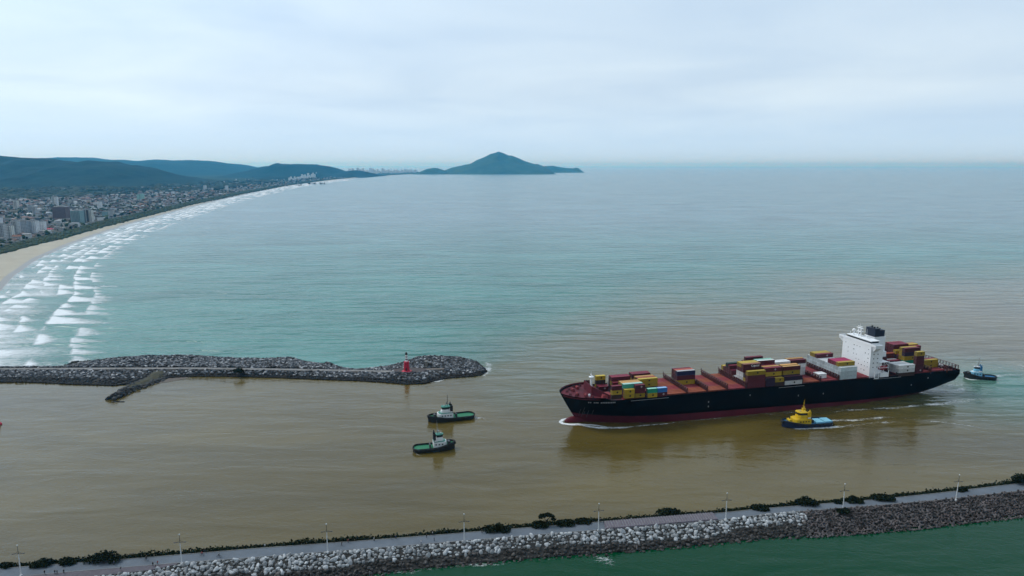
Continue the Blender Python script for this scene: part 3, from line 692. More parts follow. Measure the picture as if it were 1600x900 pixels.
# ------------------------------------------------------------------ near breakwater: core, road, kerbs, slope
m_core = mat('breakwater_core', (.04, .038, .035), .95, .5, .4, c2=(.015, .015, .014), bump=.3)
m_asph = mat('road_asphalt', (.135, .155, .18), .9, .22, .12, c2=(.10, .117, .137), spec=.2)
m_kerb = mat('kerb_concrete', (.22, .22, .22), .9, .3, .5)
xs = np.arange(-260, 330, 4.)
walk_w = lambda x: np.interp(x, [-260, -150, -131, -122], [4.2, 4.2, 3.2, 0])     # extra pavement on the near side at the left end
EDGE = lambda x: RN(x) - walk_w(x)
def band(fs, zs):
    V = [(x, float(f(x)), z) for x in xs for f, z in zip(fs, zs)]
    return V, gridfaces(len(xs), len(fs))
V, Fc = band([lambda x: RB(x) + 1.5, lambda x: RF(x) + .35, lambda x: EDGE(x) - .35, lambda x: EDGE(x) - 3 - (EDGE(x) - WN(x) - 3) * .3, lambda x: WN(x) - 2.5], [-1, 4.4, 4.4, 2.6, -1.6])
tag(link('breakwater', npmesh('breakwater', V, Fc, m_core)), 'long rubble breakwater carrying the lamp-lit road across the bottom of the view', 'breakwater')
V, Fc = band([RF, RN], [4.5, 4.5]); tag(link('road', npmesh('road', V, Fc, m_asph)), kind='structure')
for nm_, f0, f1 in [('kerb', lambda x: RF(x) + .32, lambda x: RF(x) + .003), ('kerb', lambda x: RN(x) - .003, lambda x: RN(x) - .32)]:
    V, Fc = band([f0, f0, f1, f1], [4.3, 4.63, 4.63, 4.3]); tag(link(nm_, npmesh(nm_, V, Fc, m_kerb)), kind='structure')
m_pave = mat('pavement_blocks', (.115, .10, .115), .9, .3, .8, c2=(.08, .072, .085))
wx = np.arange(-260, -121, 4.); V = []
for x in wx: V += [(x, float(RN(x)) - .34, 4.56), (x, float(EDGE(x)) - .05 - .34, 4.56)]
tag(link('pavement', npmesh('pavement', V, gridfaces(len(wx), 2), m_pave)), kind='structure')

# rocks of the near slope
m_rock_pale = mat('pale_granite', (.47, .485, .49), .85, .4, .9, c2=(.24, .25, .265), objvar=.55, bump=.4)
m_rock_dark = mat('wet_dark_granite', (.075, .068, .062), .55, .5, .9, c2=(.025, .022, .02), objvar=.4, bump=.4)
m_rocks = attrmat('rubble', .85, 1.2, .45, .25)
def rock_variant(seed, cuts=13):
    r = np.random.default_rng(seed); V, Fc = ICO1.copy(), ICOF1
    for _ in range(cuts):     # flatten random facets, as broken stone
        n = r.normal(size=3); n /= np.linalg.norm(n); d = r.uniform(.46, .80)
        e = V @ n - d; V = V - np.clip(e, 0, None)[:, None] * n[None]
    return V * 1.22 * (1 + .02 * r.normal(size=(len(V), 1))), Fc
RV = [rock_variant(100 + k) for k in range(10)]
AX1 = float(gp(1268, 825, 2).x)         # right of here: concrete armour blocks
rocks = []
for x in np.arange(-150, AX1 + 1, 1.42):
    e, w = float(EDGE(x)) - .5, float(WN(x)); Ls = e - w + .6; n = int(Ls / 1.28)
    for q in range(n + 1):
        f = (q + random.uniform(-.3, .3)) / n; f = max(0.02, f)
        y = e - Ls * f; z = 4.15 - 4.5 * f ** 1.15 + random.uniform(-.15, .3)
        s = random.choice([random.uniform(.4, .7), random.uniform(.6, .95), random.uniform(.8, 1.2)]) * (1.0 if f < .6 else .92)
        wetf = (.50 - .22 * sstep(AX1 - 26, AX1, np.array(x)) * random.random()) + .13 * mnoise.noise(Vector((x / 14, 0, 2.2))) - (.12 if x < -95 else 0) + (.1 if 30 < x < 90 else 0)
        rocks.append((x + random.uniform(-.6, .6), y, z, s, f > wetf))
order = sorted(range(len(rocks)), key=lambda i: -rocks[i][3] * (1 if gp(800, 900).y < 0 else 1) / (rocks[i][1]))
def in_view(x, y, z):
    dx, dy, dz = x, y, z - CH; w = dy * CP - dz * SP; px = 800 + F * dx / w; py = 450 - F * (dy * SP + dz * CP) / w
    return -5 < px < 1605 and py < 903
vis = [i for i in order if in_view(*rocks[i][:3])]
ind = set(vis[:300]); rest = [i for i in range(len(rocks)) if i not in ind]
RM = {}
for k, (V_, F_) in enumerate(RV):
    for dk in (0, 1): RM[k, dk] = npmesh('boulder', V_, F_, m_rock_dark if dk else m_rock_pale)
for i in vis[:300]:
    x, y, z, s, dk = rocks[i]
    o = link('boulder', RM[random.randrange(10), int(dk)], loc=(x, y, z)); o.rotation_euler = (random.uniform(0, 6.3), random.uniform(0, 6.3), random.uniform(0, 6.3))
    o.scale = (s * random.uniform(.95, 1.4), s * random.uniform(.75, 1.05), s * random.uniform(.6, .95))
    if dk: tag(o, 'dark wet boulder in the lower band of the near breakwater slope', 'boulder', 'dark wet boulders along the waterline')
    else: tag(o, 'pale dry boulder in the upper band of the near breakwater slope', 'boulder', 'pale dry boulders below the road')
Vs, Fs, Ts, o_ = [], [], [], 0
for i in rest:
    x, y, z, s, dk = rocks[i]; V_, F_ = RV[random.randrange(10)]; Rm = randrot(1)[0]
    Vs.append((V_ @ Rm.T) * np.array([s * 1.1, s * .95, s * .85]) + np.array([x, y, z])); Fs.append(F_ + o_); o_ += len(V_)
    c = (np.array([.42, .435, .44]) * random.uniform(.3, 1.25) if not dk else np.array([.055, .05, .046]) * random.uniform(.5, 1.5)); Ts.append(np.repeat(c[None], len(F_), 0))
# small pale stones of the river side, at the right end
for _ in range(520):
    x = random.uniform(150, 250) if random.random() < .8 else random.uniform(100, 150); y = float(RF(x)) + random.uniform(3.2, 6.6); V_, F_ = ICO0, ICOF0; s = random.uniform(.35, .8)
    Vs.append((V_ @ randrot(1)[0].T) * s * (1 + .2 * rng.normal(size=(len(V_), 1))) + np.array([x, y, max(.2, 4.2 - (y - float(RF(x))) * .62)])); Fs.append(F_ + o_); o_ += len(V_)
    Ts.append(np.repeat((np.array([.40, .39, .36]) * random.uniform(.5, 1.2))[None], len(F_), 0))
tag(link('riprap', npmesh('riprap', np.concatenate(Vs), np.concatenate(Fs), m_rocks, tint=np.concatenate(Ts))), 'remaining rubble filling the near breakwater slope between the larger boulders', 'rubble', kind='stuff')
# concrete armour blocks with four blunt legs
m_arm = mat('armour_concrete', (.125, .11, .108), .85, .5, 1.2, c2=(.05, .044, .044), objvar=.6)
a = MB()
for d in [(0, 0, 1), (.94, 0, -.33), (-.47, .82, -.33), (-.47, -.82, -.33)]: a.tube((0, 0, 0), [q * 1.05 for q in d], .46, .27, 7)
arm_me = a.mesh('armour_block', m_arm)
AV = np.array([v.co[:] for v in arm_me.vertices]); AF = [tuple(p.vertices) for p in arm_me.polygons]
ATRI = np.array([(f[0], f[k], f[k + 1]) for f in AF for k in range(1, len(f) - 1)])
blocks = []
for x in np.arange(AX1 - 1, 262, 1.7):
    e, w = float(EDGE(x)) - .8, float(WN(x)); Ls = e - w + .3; n = int(Ls / 1.6)
    for q in range(n + 1):
        f = (q + random.uniform(-.22, .22)) / n; y = e - Ls * max(f, 0); z = 4.1 - 4.2 * max(f, 0) ** 1.1 + random.uniform(-.1, .35)
        blocks.append((x + random.uniform(-.35, .35), y, z, random.uniform(.9, 1.25), f))
bv = sorted([i for i, q in enumerate(blocks) if in_view(*q[:3])], key=lambda i: blocks[i][1] / blocks[i][3])
for i in bv[:300]:
    x, y, z, s, f = blocks[i]; o = link('armour_block', arm_me, loc=(x, y, z)); o.rotation_euler = (random.uniform(0, 6.3), random.uniform(0, 6.3), random.uniform(0, 6.3)); o.scale = (s,) * 3
    tag(o, 'dark brown legged concrete armour block on the right end of the near breakwater', 'armour block', 'concrete armour blocks at the right end')
Vs, Fs, Ts, o_ = [], [], [], 0
bset = set(bv[:300])
for i, (x, y, z, s, f) in enumerate(blocks):
    if i in bset: continue
    Vs.append((AV @ randrot(1)[0].T) * s + np.array([x, y, z])); Fs.append(ATRI + o_); o_ += len(AV)
    Ts.append(np.repeat((np.array([.10, .083, .08]) * random.uniform(.35, 1.6))[None], len(ATRI), 0))
tag(link('armour_rubble', npmesh('armour_rubble', np.concatenate(Vs), np.concatenate(Fs), m_rocks, tint=np.concatenate(Ts))), 'farther concrete armour blocks packed up to the road edge at right', 'rubble', kind='stuff')

# ------------------------------------------------------------------ river-side plants of the near breakwater
m_bark = mat('bark', (.06, .045, .035), .9, .4, 2)
P, S = [], []
for x in np.arange(-215, 262, .30):
    g = .5 + .9 * mnoise.noise(Vector((x / 11, 0, 4.4))); g = max(.35, g * 1.25)
    if 36 < x < 88: g *= .35
    for _ in range(8):
        P.append((x, float(RF(x)) + .75 + abs(random.gauss(0, 1.1)), 4.3 + random.random() * g)); 
P = np.array(P); V, Fc = leaf_cloud(P, .75)
tint = LEAF[rng.integers(0, 4, len(P))] * rng.uniform(.3, .75, (len(P), 1))
tag(link('verge_scrub', npmesh('verge_scrub', V, Fc, m_leaf, tint=tint)), 'low dark scrub along the river side of the breakwater road', 'scrub', kind='stuff')
V = [];
for x in np.arange(-215, 262, 3.): V += [(x, float(RF(x)) + .34, 4.55), (x, float(RF(x)) + 1.3, 4.5), (x, float(RF(x)) + 3.4, 2.9)]
m_grass = mat('verge_grass', (.035, .05, .018), .95, .5, .7, c2=(.06, .055, .03))
tag(link('grass_verge', npmesh('grass_verge', V, gridfaces(len(V) // 3, 3), m_grass)), 'thin dark grass verge beside the breakwater road', 'grass', kind='stuff')
def crown_cloud(blobs, n, size, tdark=.6):
    P = []
    tot = sum(b[3] * b[4] * b[5] for b in blobs)
    for (x, y, z, rx, ry, rz) in blobs:
        m = int(n * rx * ry * rz / tot) + 20
        d = rng.normal(size=(m, 3)); d /= np.linalg.norm(d, axis=1)[:, None]; rr = rng.uniform(.35, 1.32, m) ** .8
        d[:, 2] = np.where(d[:, 2] < -.35, -d[:, 2] * .6, d[:, 2])
        P.append(np.array([x, y, z]) + d * rr[:, None] * np.array([rx, ry, rz]))
    P = np.concatenate(P); V, Fc = leaf_cloud(P, size)
    return V, Fc, LEAF[rng.integers(0, 4, len(P))] * rng.uniform(.5, 1.05, (len(P), 1)) * tdark
def bush(x0, x1, ybase, ytop, label, name='bush', near=False, n=1200):
    p = gp((x0 + x1) / 2, ybase, 4.3); dp = (p.y * CP + (CH - 4.3) * SP) * (.88 if x0 > 1100 else 1)
    w = (x1 - x0) / F * dp * .88; h = max(1.0, (ybase - ytop) / F * dp * .86)
    t = empty(name, p, 0, label, 'bush' if name == 'bush' else 'tree')
    bl = []
    k = max(2, int(w / (h * .8)))
    for j in range(k):
        e = (j + .5) / k * 2 - 1; hh = h * (1 - .55 * abs(e) ** 1.6) * random.uniform(.8, 1.08)
        bl.append((e * w * .40, random.uniform(-.4, .6), hh * .45, w / k * .75, min(w * .3, 2.4), hh * .56))
    V, Fc, tt = crown_cloud(bl, n, .62)
    link('crown', npmesh('crown', V, Fc, m_leaf, tint=tt), t)
    a = MB()
    for _ in range(5): a.tube((random.uniform(-w, w) * .12, 0, -.4), (random.uniform(-w, w) * .36, random.uniform(-.5, .5), h * .6), .12, .04, 5)
    a.build('stem', m_bark, t)
for b_ in [(0, 17, 887, 877, 'low dark bush at the left frame edge beside the road'), (49, 81, 884.5, 871.5, 'rounded dark bush between the leftmost lamp post and the two gaps in the scrub'), (92, 121, 880.5, 869.5, 'single rounded dark bush standing alone left of the widest bush'), (126, 198, 877, 859.5, 'widest dark bush with two humps by the road at lower left'),
           (750, 802, 829.5, 819, 'long low bush left of the wind-swept tree'), (868, 899, 820, 810, 'dark bush just right of the wind-swept tree'), (897, 925, 817, 809.5, 'small bush left of the lamp post by the ribbed deck'), (1022, 1069, 804.5, 793, 'dark dome of bush behind the railing of the ribbed deck'),
           (1172, 1203, 796, 785.5, 'low bush just right of the lamp post past the ribbed deck'), (1240, 1282, 789, 774.5, 'large rounded dark bush alone by the river between two lamp posts'), (1300, 1319, 786, 780, 'small scrubby bush just left of the second lamp from the right'), (1319, 1350, 784.5, 774.5, 'dark bush just right of the second lamp from the right'), (1358, 1402, 781, 768.5, 'broad dark bush with a flat top facing the armour blocks'),
           (1492, 1512, 767, 757.5, 'small bush just right of the rightmost lamp post'), (1579, 1622, 756, 733, 'tall dark bush cut by the right frame edge'), (1306, 1330, 800.5, 791.5, 'dark bush on the seaward road edge at the foot of a lamp post')]:
    bush(*b_)
# wind-swept tree
p = gp(853, 821, 4.3); t = empty('wind_swept_tree', p, 0, 'wind-swept tree with a flat leaning crown above the scrub', 'tree')
a = MB(); a.tube((-1.2, 0, -.3), (0, 0, 2.2), .24, .16, 7); a.tube((0, 0, 2.15), (2.2, .2, 4.1), .16, .07, 6); a.tube((0, 0, 2.15), (-1.2, -.2, 4.0), .14, .06, 6); a.tube((.7, 0, 2.8), (2.8, -.3, 3.0), .1, .04, 5); a.build('trunk', m_bark, t)
V, Fc, tt = crown_cloud([(-1.4, 0, 4.2, 1.4, 1.2, .6), (.5, 0, 4.5, 1.7, 1.3, .7), (2.2, 0, 4.0, 1.2, 1.0, .5), (3.1, 0, 2.7, .9, .8, .35), (-2.3, 0, 3.4, .9, .8, .4)], 900, .5)
link('crown', npmesh('crown', V, Fc, m_leaf, tint=tt), t)
bush(830, 858, 823.5, 813, 'dark bush at the foot of the wind-swept tree')

# ------------------------------------------------------------------ street lamps
m_white = mat('white_paint', (.74, .75, .76), .5, .2, 1.5); m_steel = mat('dark_steel', (.05, .055, .06), .5, .3, 2)
m_galv = mat('galvanised_steel', (.36, .37, .38), .45, .25, 1.5, metal=.3)
m_lens = mat('lamp_lens', (.62, .63, .62), .25, .1, 3)
def lamp(loc, label, rz):
    t = empty('street_lamp', loc, rz, label, 'street lamp', 'white street lamps along the breakwater road')
    a = MB(); a.lathe((0, 0, 0), [(.42, -.4), (.42, .25), (.20, .3), (.18, 5), (.13, 8.3)], 10); a.build('pole', m_white, t)
    a = MB(); a.tube((0, 0, 8.2), (0, 0, 11.4), .10, .06, 8); a.build('mast', m_steel, t)
    a = MB(); a.tube((-1.55, 0, 8.5), (1.55, 0, 8.5), .08, n=6); a.tube((-1.2, 0, 8.5), (0, 0, 9.3), .04, n=5); a.tube((1.2, 0, 8.5), (0, 0, 9.3), .04, n=5); a.build('crossarm', m_steel, t)
    for s in (-1, 1):
        a = MB(); a.box(s * 1.75 - .38, s * 1.75 + .38, -.17, .17, 8.42, 8.6); f_ = a.build('luminaire', m_steel, t)
        a = MB(); a.box(s * 1.75 - .3, s * 1.75 + .3, -.12, .12, 8.37, 8.417); a.build('lens', m_lens, f_)
    a = MB(); a.lathe((0, 0, 11.4), [(.1, 0), (.24, .06), (.26, .35), (.1, .5)], 10); a.build('top_lamp', m_lens, t)
    return t
road_dir = math.atan2(float(RN(60) - RN(-60)), 120)
for (x, y, lb) in [(33, 899, 'leftmost of the white street lamps on the breakwater road'), (284, 880.5, 'white street lamp standing where the side pavement ends'), (512, 863, 'white street lamp above the dry boulders, third from the left'), (725.5, 846.5, 'white street lamp left of the wind-swept tree'), (935, 829, 'white street lamp at the left end of the ribbed deck'), (1134, 811.5, 'white street lamp just past the right end of the ribbed deck'), (1317, 796, 'white street lamp rising from a dark bush above the armour blocks'), (1493.5, 781, 'rightmost white street lamp, leaning slightly, on the breakwater road')]:
    p = gp(x, y, 4.6); o = lamp(p, lb, road_dir)
    if x > 1400: o.rotation_euler = (0, R(2.2), road_dir)

# ------------------------------------------------------------------ ribbed viewing deck and railing
m_rib = mat('weathered_planks', (.17, .145, .175), .85, .35, .9, c2=(.11, .095, .115))
pa, pb = gp(947, 826.5, 4.6), gp(1121, 812, 4.6); d = pb - pa; Ld = d.length; t = empty('viewing_deck', pa, math.atan2(d.y, d.x), 'ribbed purple grey viewing deck on the near edge of the road', 'deck')
a = MB(); a.add([(-.3, -.3, .0), (Ld + .3, -.3, 0), (Ld - .4, 4.2, 0), (.4, 4.2, 0), (-.1, -.2, .45), (Ld + .1, -.2, .45), (Ld - .5, 4.0, 1.25), (.5, 4.0, 1.25)], [(0, 1, 5, 4), (1, 2, 6, 5), (2, 3, 7, 6), (3, 0, 4, 7), (4, 5, 6, 7)]); a.build('platform', m_rib, t)
a = MB()
for x in np.arange(.6, Ld - .5, 1.15):
    a.add([(x, -.18, .46), (x + .26, -.18, .46), (x + .26, 3.95, 1.25), (x, 3.95, 1.25), (x, -.18, .62), (x + .26, -.18, .62), (x + .26, 3.95, 1.41), (x, 3.95, 1.41)], [(0, 1, 5, 4), (1, 2, 6, 5), (2, 3, 7, 6), (3, 0, 4, 7), (4, 5, 6, 7)])
a.build('ribs', m_kerb, t)
a = MB()
for x in (Ld * .55, Ld * .63): a.box(x, x + 1.5, -.34, -.19, .05, .4)
a.build('opening', m_steel, t)
pa, pb = gp(937, 818.5, 4.6), gp(1117, 803.3, 4.6); d = pb - pa; Lr = d.length; t = empty('railing', pa, math.atan2(d.y, d.x), 'dark post and rail railing on the river side behind the ribbed deck', 'railing')
n = int(Lr / 1.6)
for k in range(n + 1):
    a = MB(); a.box(-.07, .07, -.07, .07, 0, 1.2); a.build('post', m_steel, t, loc=(Lr * k / n, 0, 0))
for z in (.55, 1.1):
    a = MB(); a.box(-.1, Lr + .1, -.03, .03, z, z + .07); a.build('rail', m_steel, t)

# ------------------------------------------------------------------ people and bicycles on the road
def skin_mesh(name, joints, edges, mats, zs):
    me = bpy.data.meshes.new(name + '_sk'); me.from_pydata([j[:3] for j in joints], edges, [])
    o = bpy.data.objects.new(name + '_sk', me); COL.objects.link(o)
    md = o.modifiers.new('s', 'SKIN'); md.use_smooth_shade = True
    for i, j in enumerate(joints): me.skin_vertices[0].data[i].radius = (j[3], j[3]); me.skin_vertices[0].data[i].use_root = (i == 0)
    s2 = o.modifiers.new('u', 'SUBSURF'); s2.levels = 1; s2.render_levels = 1
    dg = bpy.context.evaluated_depsgraph_get(); m = bpy.data.meshes.new_from_object(o.evaluated_get(dg)); m.name = name
    bpy.data.objects.remove(o); bpy.data.meshes.remove(me)
    m.materials.clear()
    for x in mats: m.materials.append(x)
    for p in m.polygons: p.material_index = zs(p.center)
    return m
m_skin = mat('skin', (.36, .22, .15), .6, .1, 3); m_hair = mat('hair', (.02, .016, .013), .7, .2, 9)
CL = {k: mat('cloth_' + k, c, .85, .2, 3) for k, c in dict(black=(.02, .02, .022), white=(.68, .68, .67), blue=(.05, .09, .2), red=(.35, .04, .04), grey=(.18, .18, .19), denim=(.06, .08, .13)).items()}
def person_mesh(pose, shirt, trousers):
    s = .26 if pose == 'walk' else .06
    if pose != 'ride':
        J = [(0, 0, .94, .15), (0, 0, 1.2, .15), (0, 0, 1.42, .17), (0, 0, 1.53, .065), (0, .02, 1.66, .105), (0, .01, 1.74, .085),
             (.1, 0, .9, .10), (.11, s * .5, .5, .075), (.11, s * .6 - .12 * (s > .1), .08, .05), (.11, s * .6 + .1, .04, .04),
             (-.1, 0, .9, .10), (-.11, -s * .4, .5, .075), (-.11, -s - .05, .08, .05), (-.11, -s + .08, .04, .04),
             (.2, 0, 1.42, .065), (.25, -s * .4, 1.14, .05), (.26, -s * .5 + .12, .9, .04), (.26, -s * .5 + .16, .8, .035),
             (-.2, 0, 1.42, .065), (-.25, s * .4, 1.14, .05), (-.26, s * .5 + .12, .9, .04), (-.26, s * .5 + .16, .8, .035)]
    else:
        J = [(0, -.2, .98, .15), (0, -.08, 1.2, .15), (0, .1, 1.42, .16), (0, .16, 1.54, .065), (0, .22, 1.66, .105), (0, .21, 1.74, .085),
             (.1, -.15, .95, .10), (.12, .25, .75, .075), (.12, .12, .3, .05), (.12, .24, .27, .04), (-.1, -.15, .95, .10), (-.12, .2, .9, .075), (-.12, .1, .5, .05), (-.12, .22, .47, .04),
             (.2, .1, 1.42, .065), (.25, .3, 1.22, .05), (.24, .5, 1.08, .04), (.23, .56, 1.06, .035), (-.2, .1, 1.42, .065), (-.25, .3, 1.22, .05), (-.24, .5, 1.08, .04), (-.23, .56, 1.06, .035)]
    E_ = [(0, 1), (1, 2), (2, 3), (3, 4), (4, 5), (0, 6), (6, 7), (7, 8), (8, 9), (0, 10), (10, 11), (11, 12), (12, 13), (2, 14), (14, 15), (15, 16), (16, 17), (2, 18), (18, 19), (19, 20), (20, 21)]
    def zs(c):
        if c.z > 1.68: return 1
        if c.z > 1.49 or (abs(c.x) > .2 and c.z < (1.12 if pose == 'ride' else .95)): return 0
        return 2 if c.z > .98 else 3
    return skin_mesh('person', J, E_, [m_skin, m_hair, CL[shirt], CL[trousers]], zs)
PM = {}
def person(px, py, pose, shirt, trousers, rz, label, z=4.5):
    k = (pose, shirt, trousers)
    if k not in PM: PM[k] = person_mesh(*k)
    return tag(link('person', PM[k], loc=gp(px, py, z), rz=rz), label, 'person')
for (px_, py_, po, sh, tr_, rz, lb) in [
    (70, 897.5, 'walk', 'black', 'black', 1.3, 'person in black walking near the leftmost lamp post'), (86, 897, 'stand', 'black', 'denim', .4, 'person in black and denim standing with a companion on the side pavement'), (89.5, 896.8, 'stand', 'grey', 'black', 3.2, 'person in grey top standing with a companion on the side pavement'), (100, 896, 'stand', 'black', 'black', 1.2, 'person all in black standing alone on the side pavement'),
    (178.5, 883, 'walk', 'blue', 'black', -1.4, 'person in blue top walking on the road before the widest bush'), (189, 892, 'walk', 'black', 'grey', 1.4, 'person in black top and grey trousers on the side pavement'), (239, 884.5, 'stand', 'black', 'black', .3, 'dark clothed person in the group near the end of the pavement'), (243, 885.5, 'stand', 'white', 'black', 2.2, 'person in a white top in the group at the end of the pavement'), (246.5, 882.5, 'walk', 'red', 'black', 1.5, 'person in red top beside the group at the pavement end'),
    (320, 863, 'walk', 'black', 'denim', 1.5, 'person by the scrub on the river side of the road'), (414, 856, 'stand', 'white', 'grey', 0, 'person in a white top on the far road edge left of the third lamp'), (534, 852.5, 'walk', 'black', 'black', -1.5, 'person in black walking in mid road right of the third lamp'), (544, 848, 'walk', 'red', 'black', 1.5, 'person in red walking at the far side of the road'), (584.5, 845.5, 'walk', 'white', 'black', 1.5, 'person in white top and black trousers walking alone on the road'),
    (611, 842.5, 'walk', 'black', 'grey', 1.5, 'left one of two walkers side by side on the far road edge'), (618.5, 842, 'walk', 'blue', 'black', 1.5, 'right one of two walkers side by side on the far road edge'), (666.5, 840.5, 'stand', 'black', 'black', 0, 'person in black standing on the road left of the fourth lamp'), (676, 836, 'walk', 'white', 'black', 1.5, 'person with white top near the scrub left of the fourth lamp'), (678.5, 845.5, 'stand', 'black', 'black', 2, 'person in black at the boulder edge of the road'), (658, 850, 'stand', 'white', 'grey', 2, 'person in white standing at a gap in the boulders'), (753, 833, 'walk', 'black', 'black', 1.5, 'person in black walking just right of the fourth lamp'),
    (938.5, 815.5, 'stand', 'black', 'black', .2, 'person in black at the left end of the railing'), (973, 815.8, 'stand', 'grey', 'black', .2, 'person in grey leaning near the railing, left of a pair'), (977, 815.4, 'stand', 'black', 'denim', .2, 'person in black and denim near the railing, right of a pair'), (986, 814.6, 'stand', 'white', 'black', .2, 'person in white by the railing'), (1094, 805.2, 'stand', 'blue', 'grey', .2, 'person in blue by the right end of the railing'), (1423, 774.5, 'walk', 'black', 'black', 1.4, 'person in black walking at the far right of the road')]:
    person(px_, py_, po, sh, tr_, rz, lb)
m_tyre = mat('tyre_rubber', (.02, .02, .02), .8, .2, 4)
def bicycle(loc, rz, label, shirt, plabel):
    t = empty('bicycle', loc, rz, label, 'bicycle', 'bicycles on the breakwater road')
    for y in (-.52, .52):
        a = MB(); n = 18
        for k in range(n): a.tube((0, y + .34 * math.cos(2 * math.pi * k / n), .34 + .34 * math.sin(2 * math.pi * k / n)), (0, y + .34 * math.cos(2 * math.pi * (k + 1) / n), .34 + .34 * math.sin(2 * math.pi * (k + 1) / n)), .025, n=5)
        for k in range(6): a.tube((0, y, .34), (0, y + .33 * math.cos(k * 1.047), .34 + .33 * math.sin(k * 1.047)), .006, n=4)
        a.build('wheel', m_tyre, t)
    a = MB(); J = dict(r=(0, -.52, .34), c=(0, -.05, .30), s=(0, -.2, .82), h=(0, .36, .86), f=(0, .52, .34))
    for p_, q_ in ('rc', 'cs', 'rs', 'sh', 'ch', 'hf'): a.tube(J[p_], J[q_], .025, n=6)
    a.build('frame', CL['blue'], t)
    a = MB(); a.tube((-.27, .36, 1.0), (.27, .36, 1.0), .018, n=6); a.tube((0, .36, .86), (0, .36, 1.0), .02, n=6); a.build('handlebar', m_steel, t)
    a = MB(); a.box(-.08, .08, -.34, -.08, .82, .89); a.build('saddle', m_tyre, t)
    k = ('ride', shirt, 'black')
    if k not in PM: PM[k] = person_mesh(*k)
    tag(link('person', PM[k], loc=loc, rz=rz), plabel, 'person')
for (x, y, s_, lb, pl) in [(229, 876, 'black', 'bicycle ridden along the road just above the pavement end', 'cyclist in black riding above the pavement end'), (316, 868, 'red', 'bicycle ridden close to the scrub, left one of two', 'cyclist in red riding close to the scrub'), (342, 870.5, 'grey', 'bicycle ridden in mid road, right one of two', 'cyclist in grey riding in mid road')]:
    bicycle(gp(x, y, 4.5), road_dir + R(90 if x != 342 else -90), lb, s_, pl)

# ------------------------------------------------------------------ far breakwater
path_c = fx(curve_pts([(-160, 576.5), (0, 576.2), (140, 575.8), (300, 575.3), (400, 576.5), (500, 578), (600, 580), (660, 581)], 3.6))
fxs = np.concatenate([np.arange(FBX0, FBX1 - 12, 4.), np.linspace(FBX1 - 12, FBX1, 12)])
V = []
def fb_sec(x):
    f, b_ = float(BF(x)), float(BB(x)); pc = float(path_c(x))
    e = sstep(FBX1, FBX1 - 14, x)
    h = 3.5 * float(e) ** .5
    if x < -60: ys_ = [f - .8, pc - 2.6, pc + 2.6, max(b_ - 4, pc + 3.2), max(b_, pc + 4) + 2.5]
    else: ys_ = [f - .8, f + (b_ - f) * .25, f + (b_ - f) * .5, f + (b_ - f) * .8, b_ + 2.5]
    return ys_, [-.8, h, h, h * (.55 if x < -140 else .85), -.8]
for x in fxs:
    ys_, zs_ = fb_sec(x); V += [(x, a_, b_) for a_, b_ in zip(ys_, zs_)]
tag(link('breakwater', npmesh('breakwater', V, gridfaces(len(fxs), 5), m_core)), 'dark rubble breakwater across the water carrying the red lighthouse', 'breakwater')
def fb_h(x, y):
    ys_, zs_ = fb_sec(x); return float(np.interp(y, ys_, zs_))
m_track = mat('gravel_track', (.26, .25, .24), .95, .45, .12, c2=(.13, .125, .12))
px_ = np.arange(FBX0, -78, 4.); V = []
for x in px_: V += [(x, float(path_c(x)) - 2.1, 3.62), (x, float(path_c(x)) + 2.1, 3.62)]
tag(link('path', npmesh('path', V, gridfaces(len(px_), 2), m_track)), kind='structure')
lh = gp(635.5, 580, 3.5)
a = MB(); a.prism([(lh.x + 2 + 12.5 * math.cos(k * .3927), lh.y + 2.5 + 7 * math.sin(k * .3927)) for k in range(16)], 3.3, 3.64); tag(a.build('paved_circle', mat('apron_soil', (.085, .07, .068), .95, .3, .4)), kind='structure')
a = MB(); a.prism([(lh.x + 8, lh.y + 3), (lh.x + 26, lh.y + 5), (lh.x + 27, lh.y + 7), (lh.x + 8, lh.y + 6)], 3.3, 3.62); tag(a.build('trodden_path', mat('pale_soil', (.25, .21, .18), .95, .3, .4)), kind='structure')
P, S, T = [], [], []
nr = 0
for _ in range(60000):
    x = random.uniform(max(FBX0, -430), FBX1); f, b_ = float(BF(x)), float(BB(x)); y = random.uniform(f - .6, b_ + .8); pc = float(path_c(x))
    if x < -86 and abs(y - pc) < 2.7: continue
    if (x - lh.x - 2) ** 2 / 140 + (y - lh.y - 2.5) ** 2 / 42 < 1.0: continue
    if lh.x + 6 < x < lh.x + 27 and lh.y + 2.6 < y < lh.y + 7.2: continue
    if x < -262 and y > pc and (x < -330 or y > 512): pass
    nr += 1
    if nr > 15000: break
    z = fb_h(x, y); s = random.uniform(.5, 1.15) * (1.1 if y < pc - 3 else 1)
    if y > pc + 3 and x < -135: z += .9 * max(0, mnoise.noise(Vector((x / 9, y / 9, 1)))) + .5
    edge = min(y - f, 99)
    v = random.random()
    c = np.array([.18, .19, .205]) * (.14 + 1.7 * v ** 2.6)
    if v > .93: c = np.array([.48, .48, .49])
    if z < 1.1 or edge < 2.2: c = np.array([.02, .02, .02]) * random.uniform(.6, 1.5)
    elif -305 < x < -262 and edge < 9: c = np.array([.035, .03, .024]) * random.uniform(.6, 1.5)
    if x > -50 and y > lh.y + 22: c = c * .6
    P.append((x, y, z)); S.append((s * 1.1, s, s * .8)); T.append(c)
for x in np.arange(max(FBX0, -430), FBX1 - 1, .8):     # the wet toe of the mound
    for f_ in (-.4, .5): P.append((x, float(BF(x)) + f_ + random.uniform(-.3, .3), random.uniform(0, .5))); S.append((.9, .8, .7)); T.append(np.array([.016, .016, .016]) * random.uniform(.6, 1.6))
    P.append((x, float(BB(x)) + random.uniform(.2, 1.4), random.uniform(.1, .7))); S.append((.9, .8, .7)); T.append(np.array([.05, .055, .06]) * random.uniform(.5, 1.6))
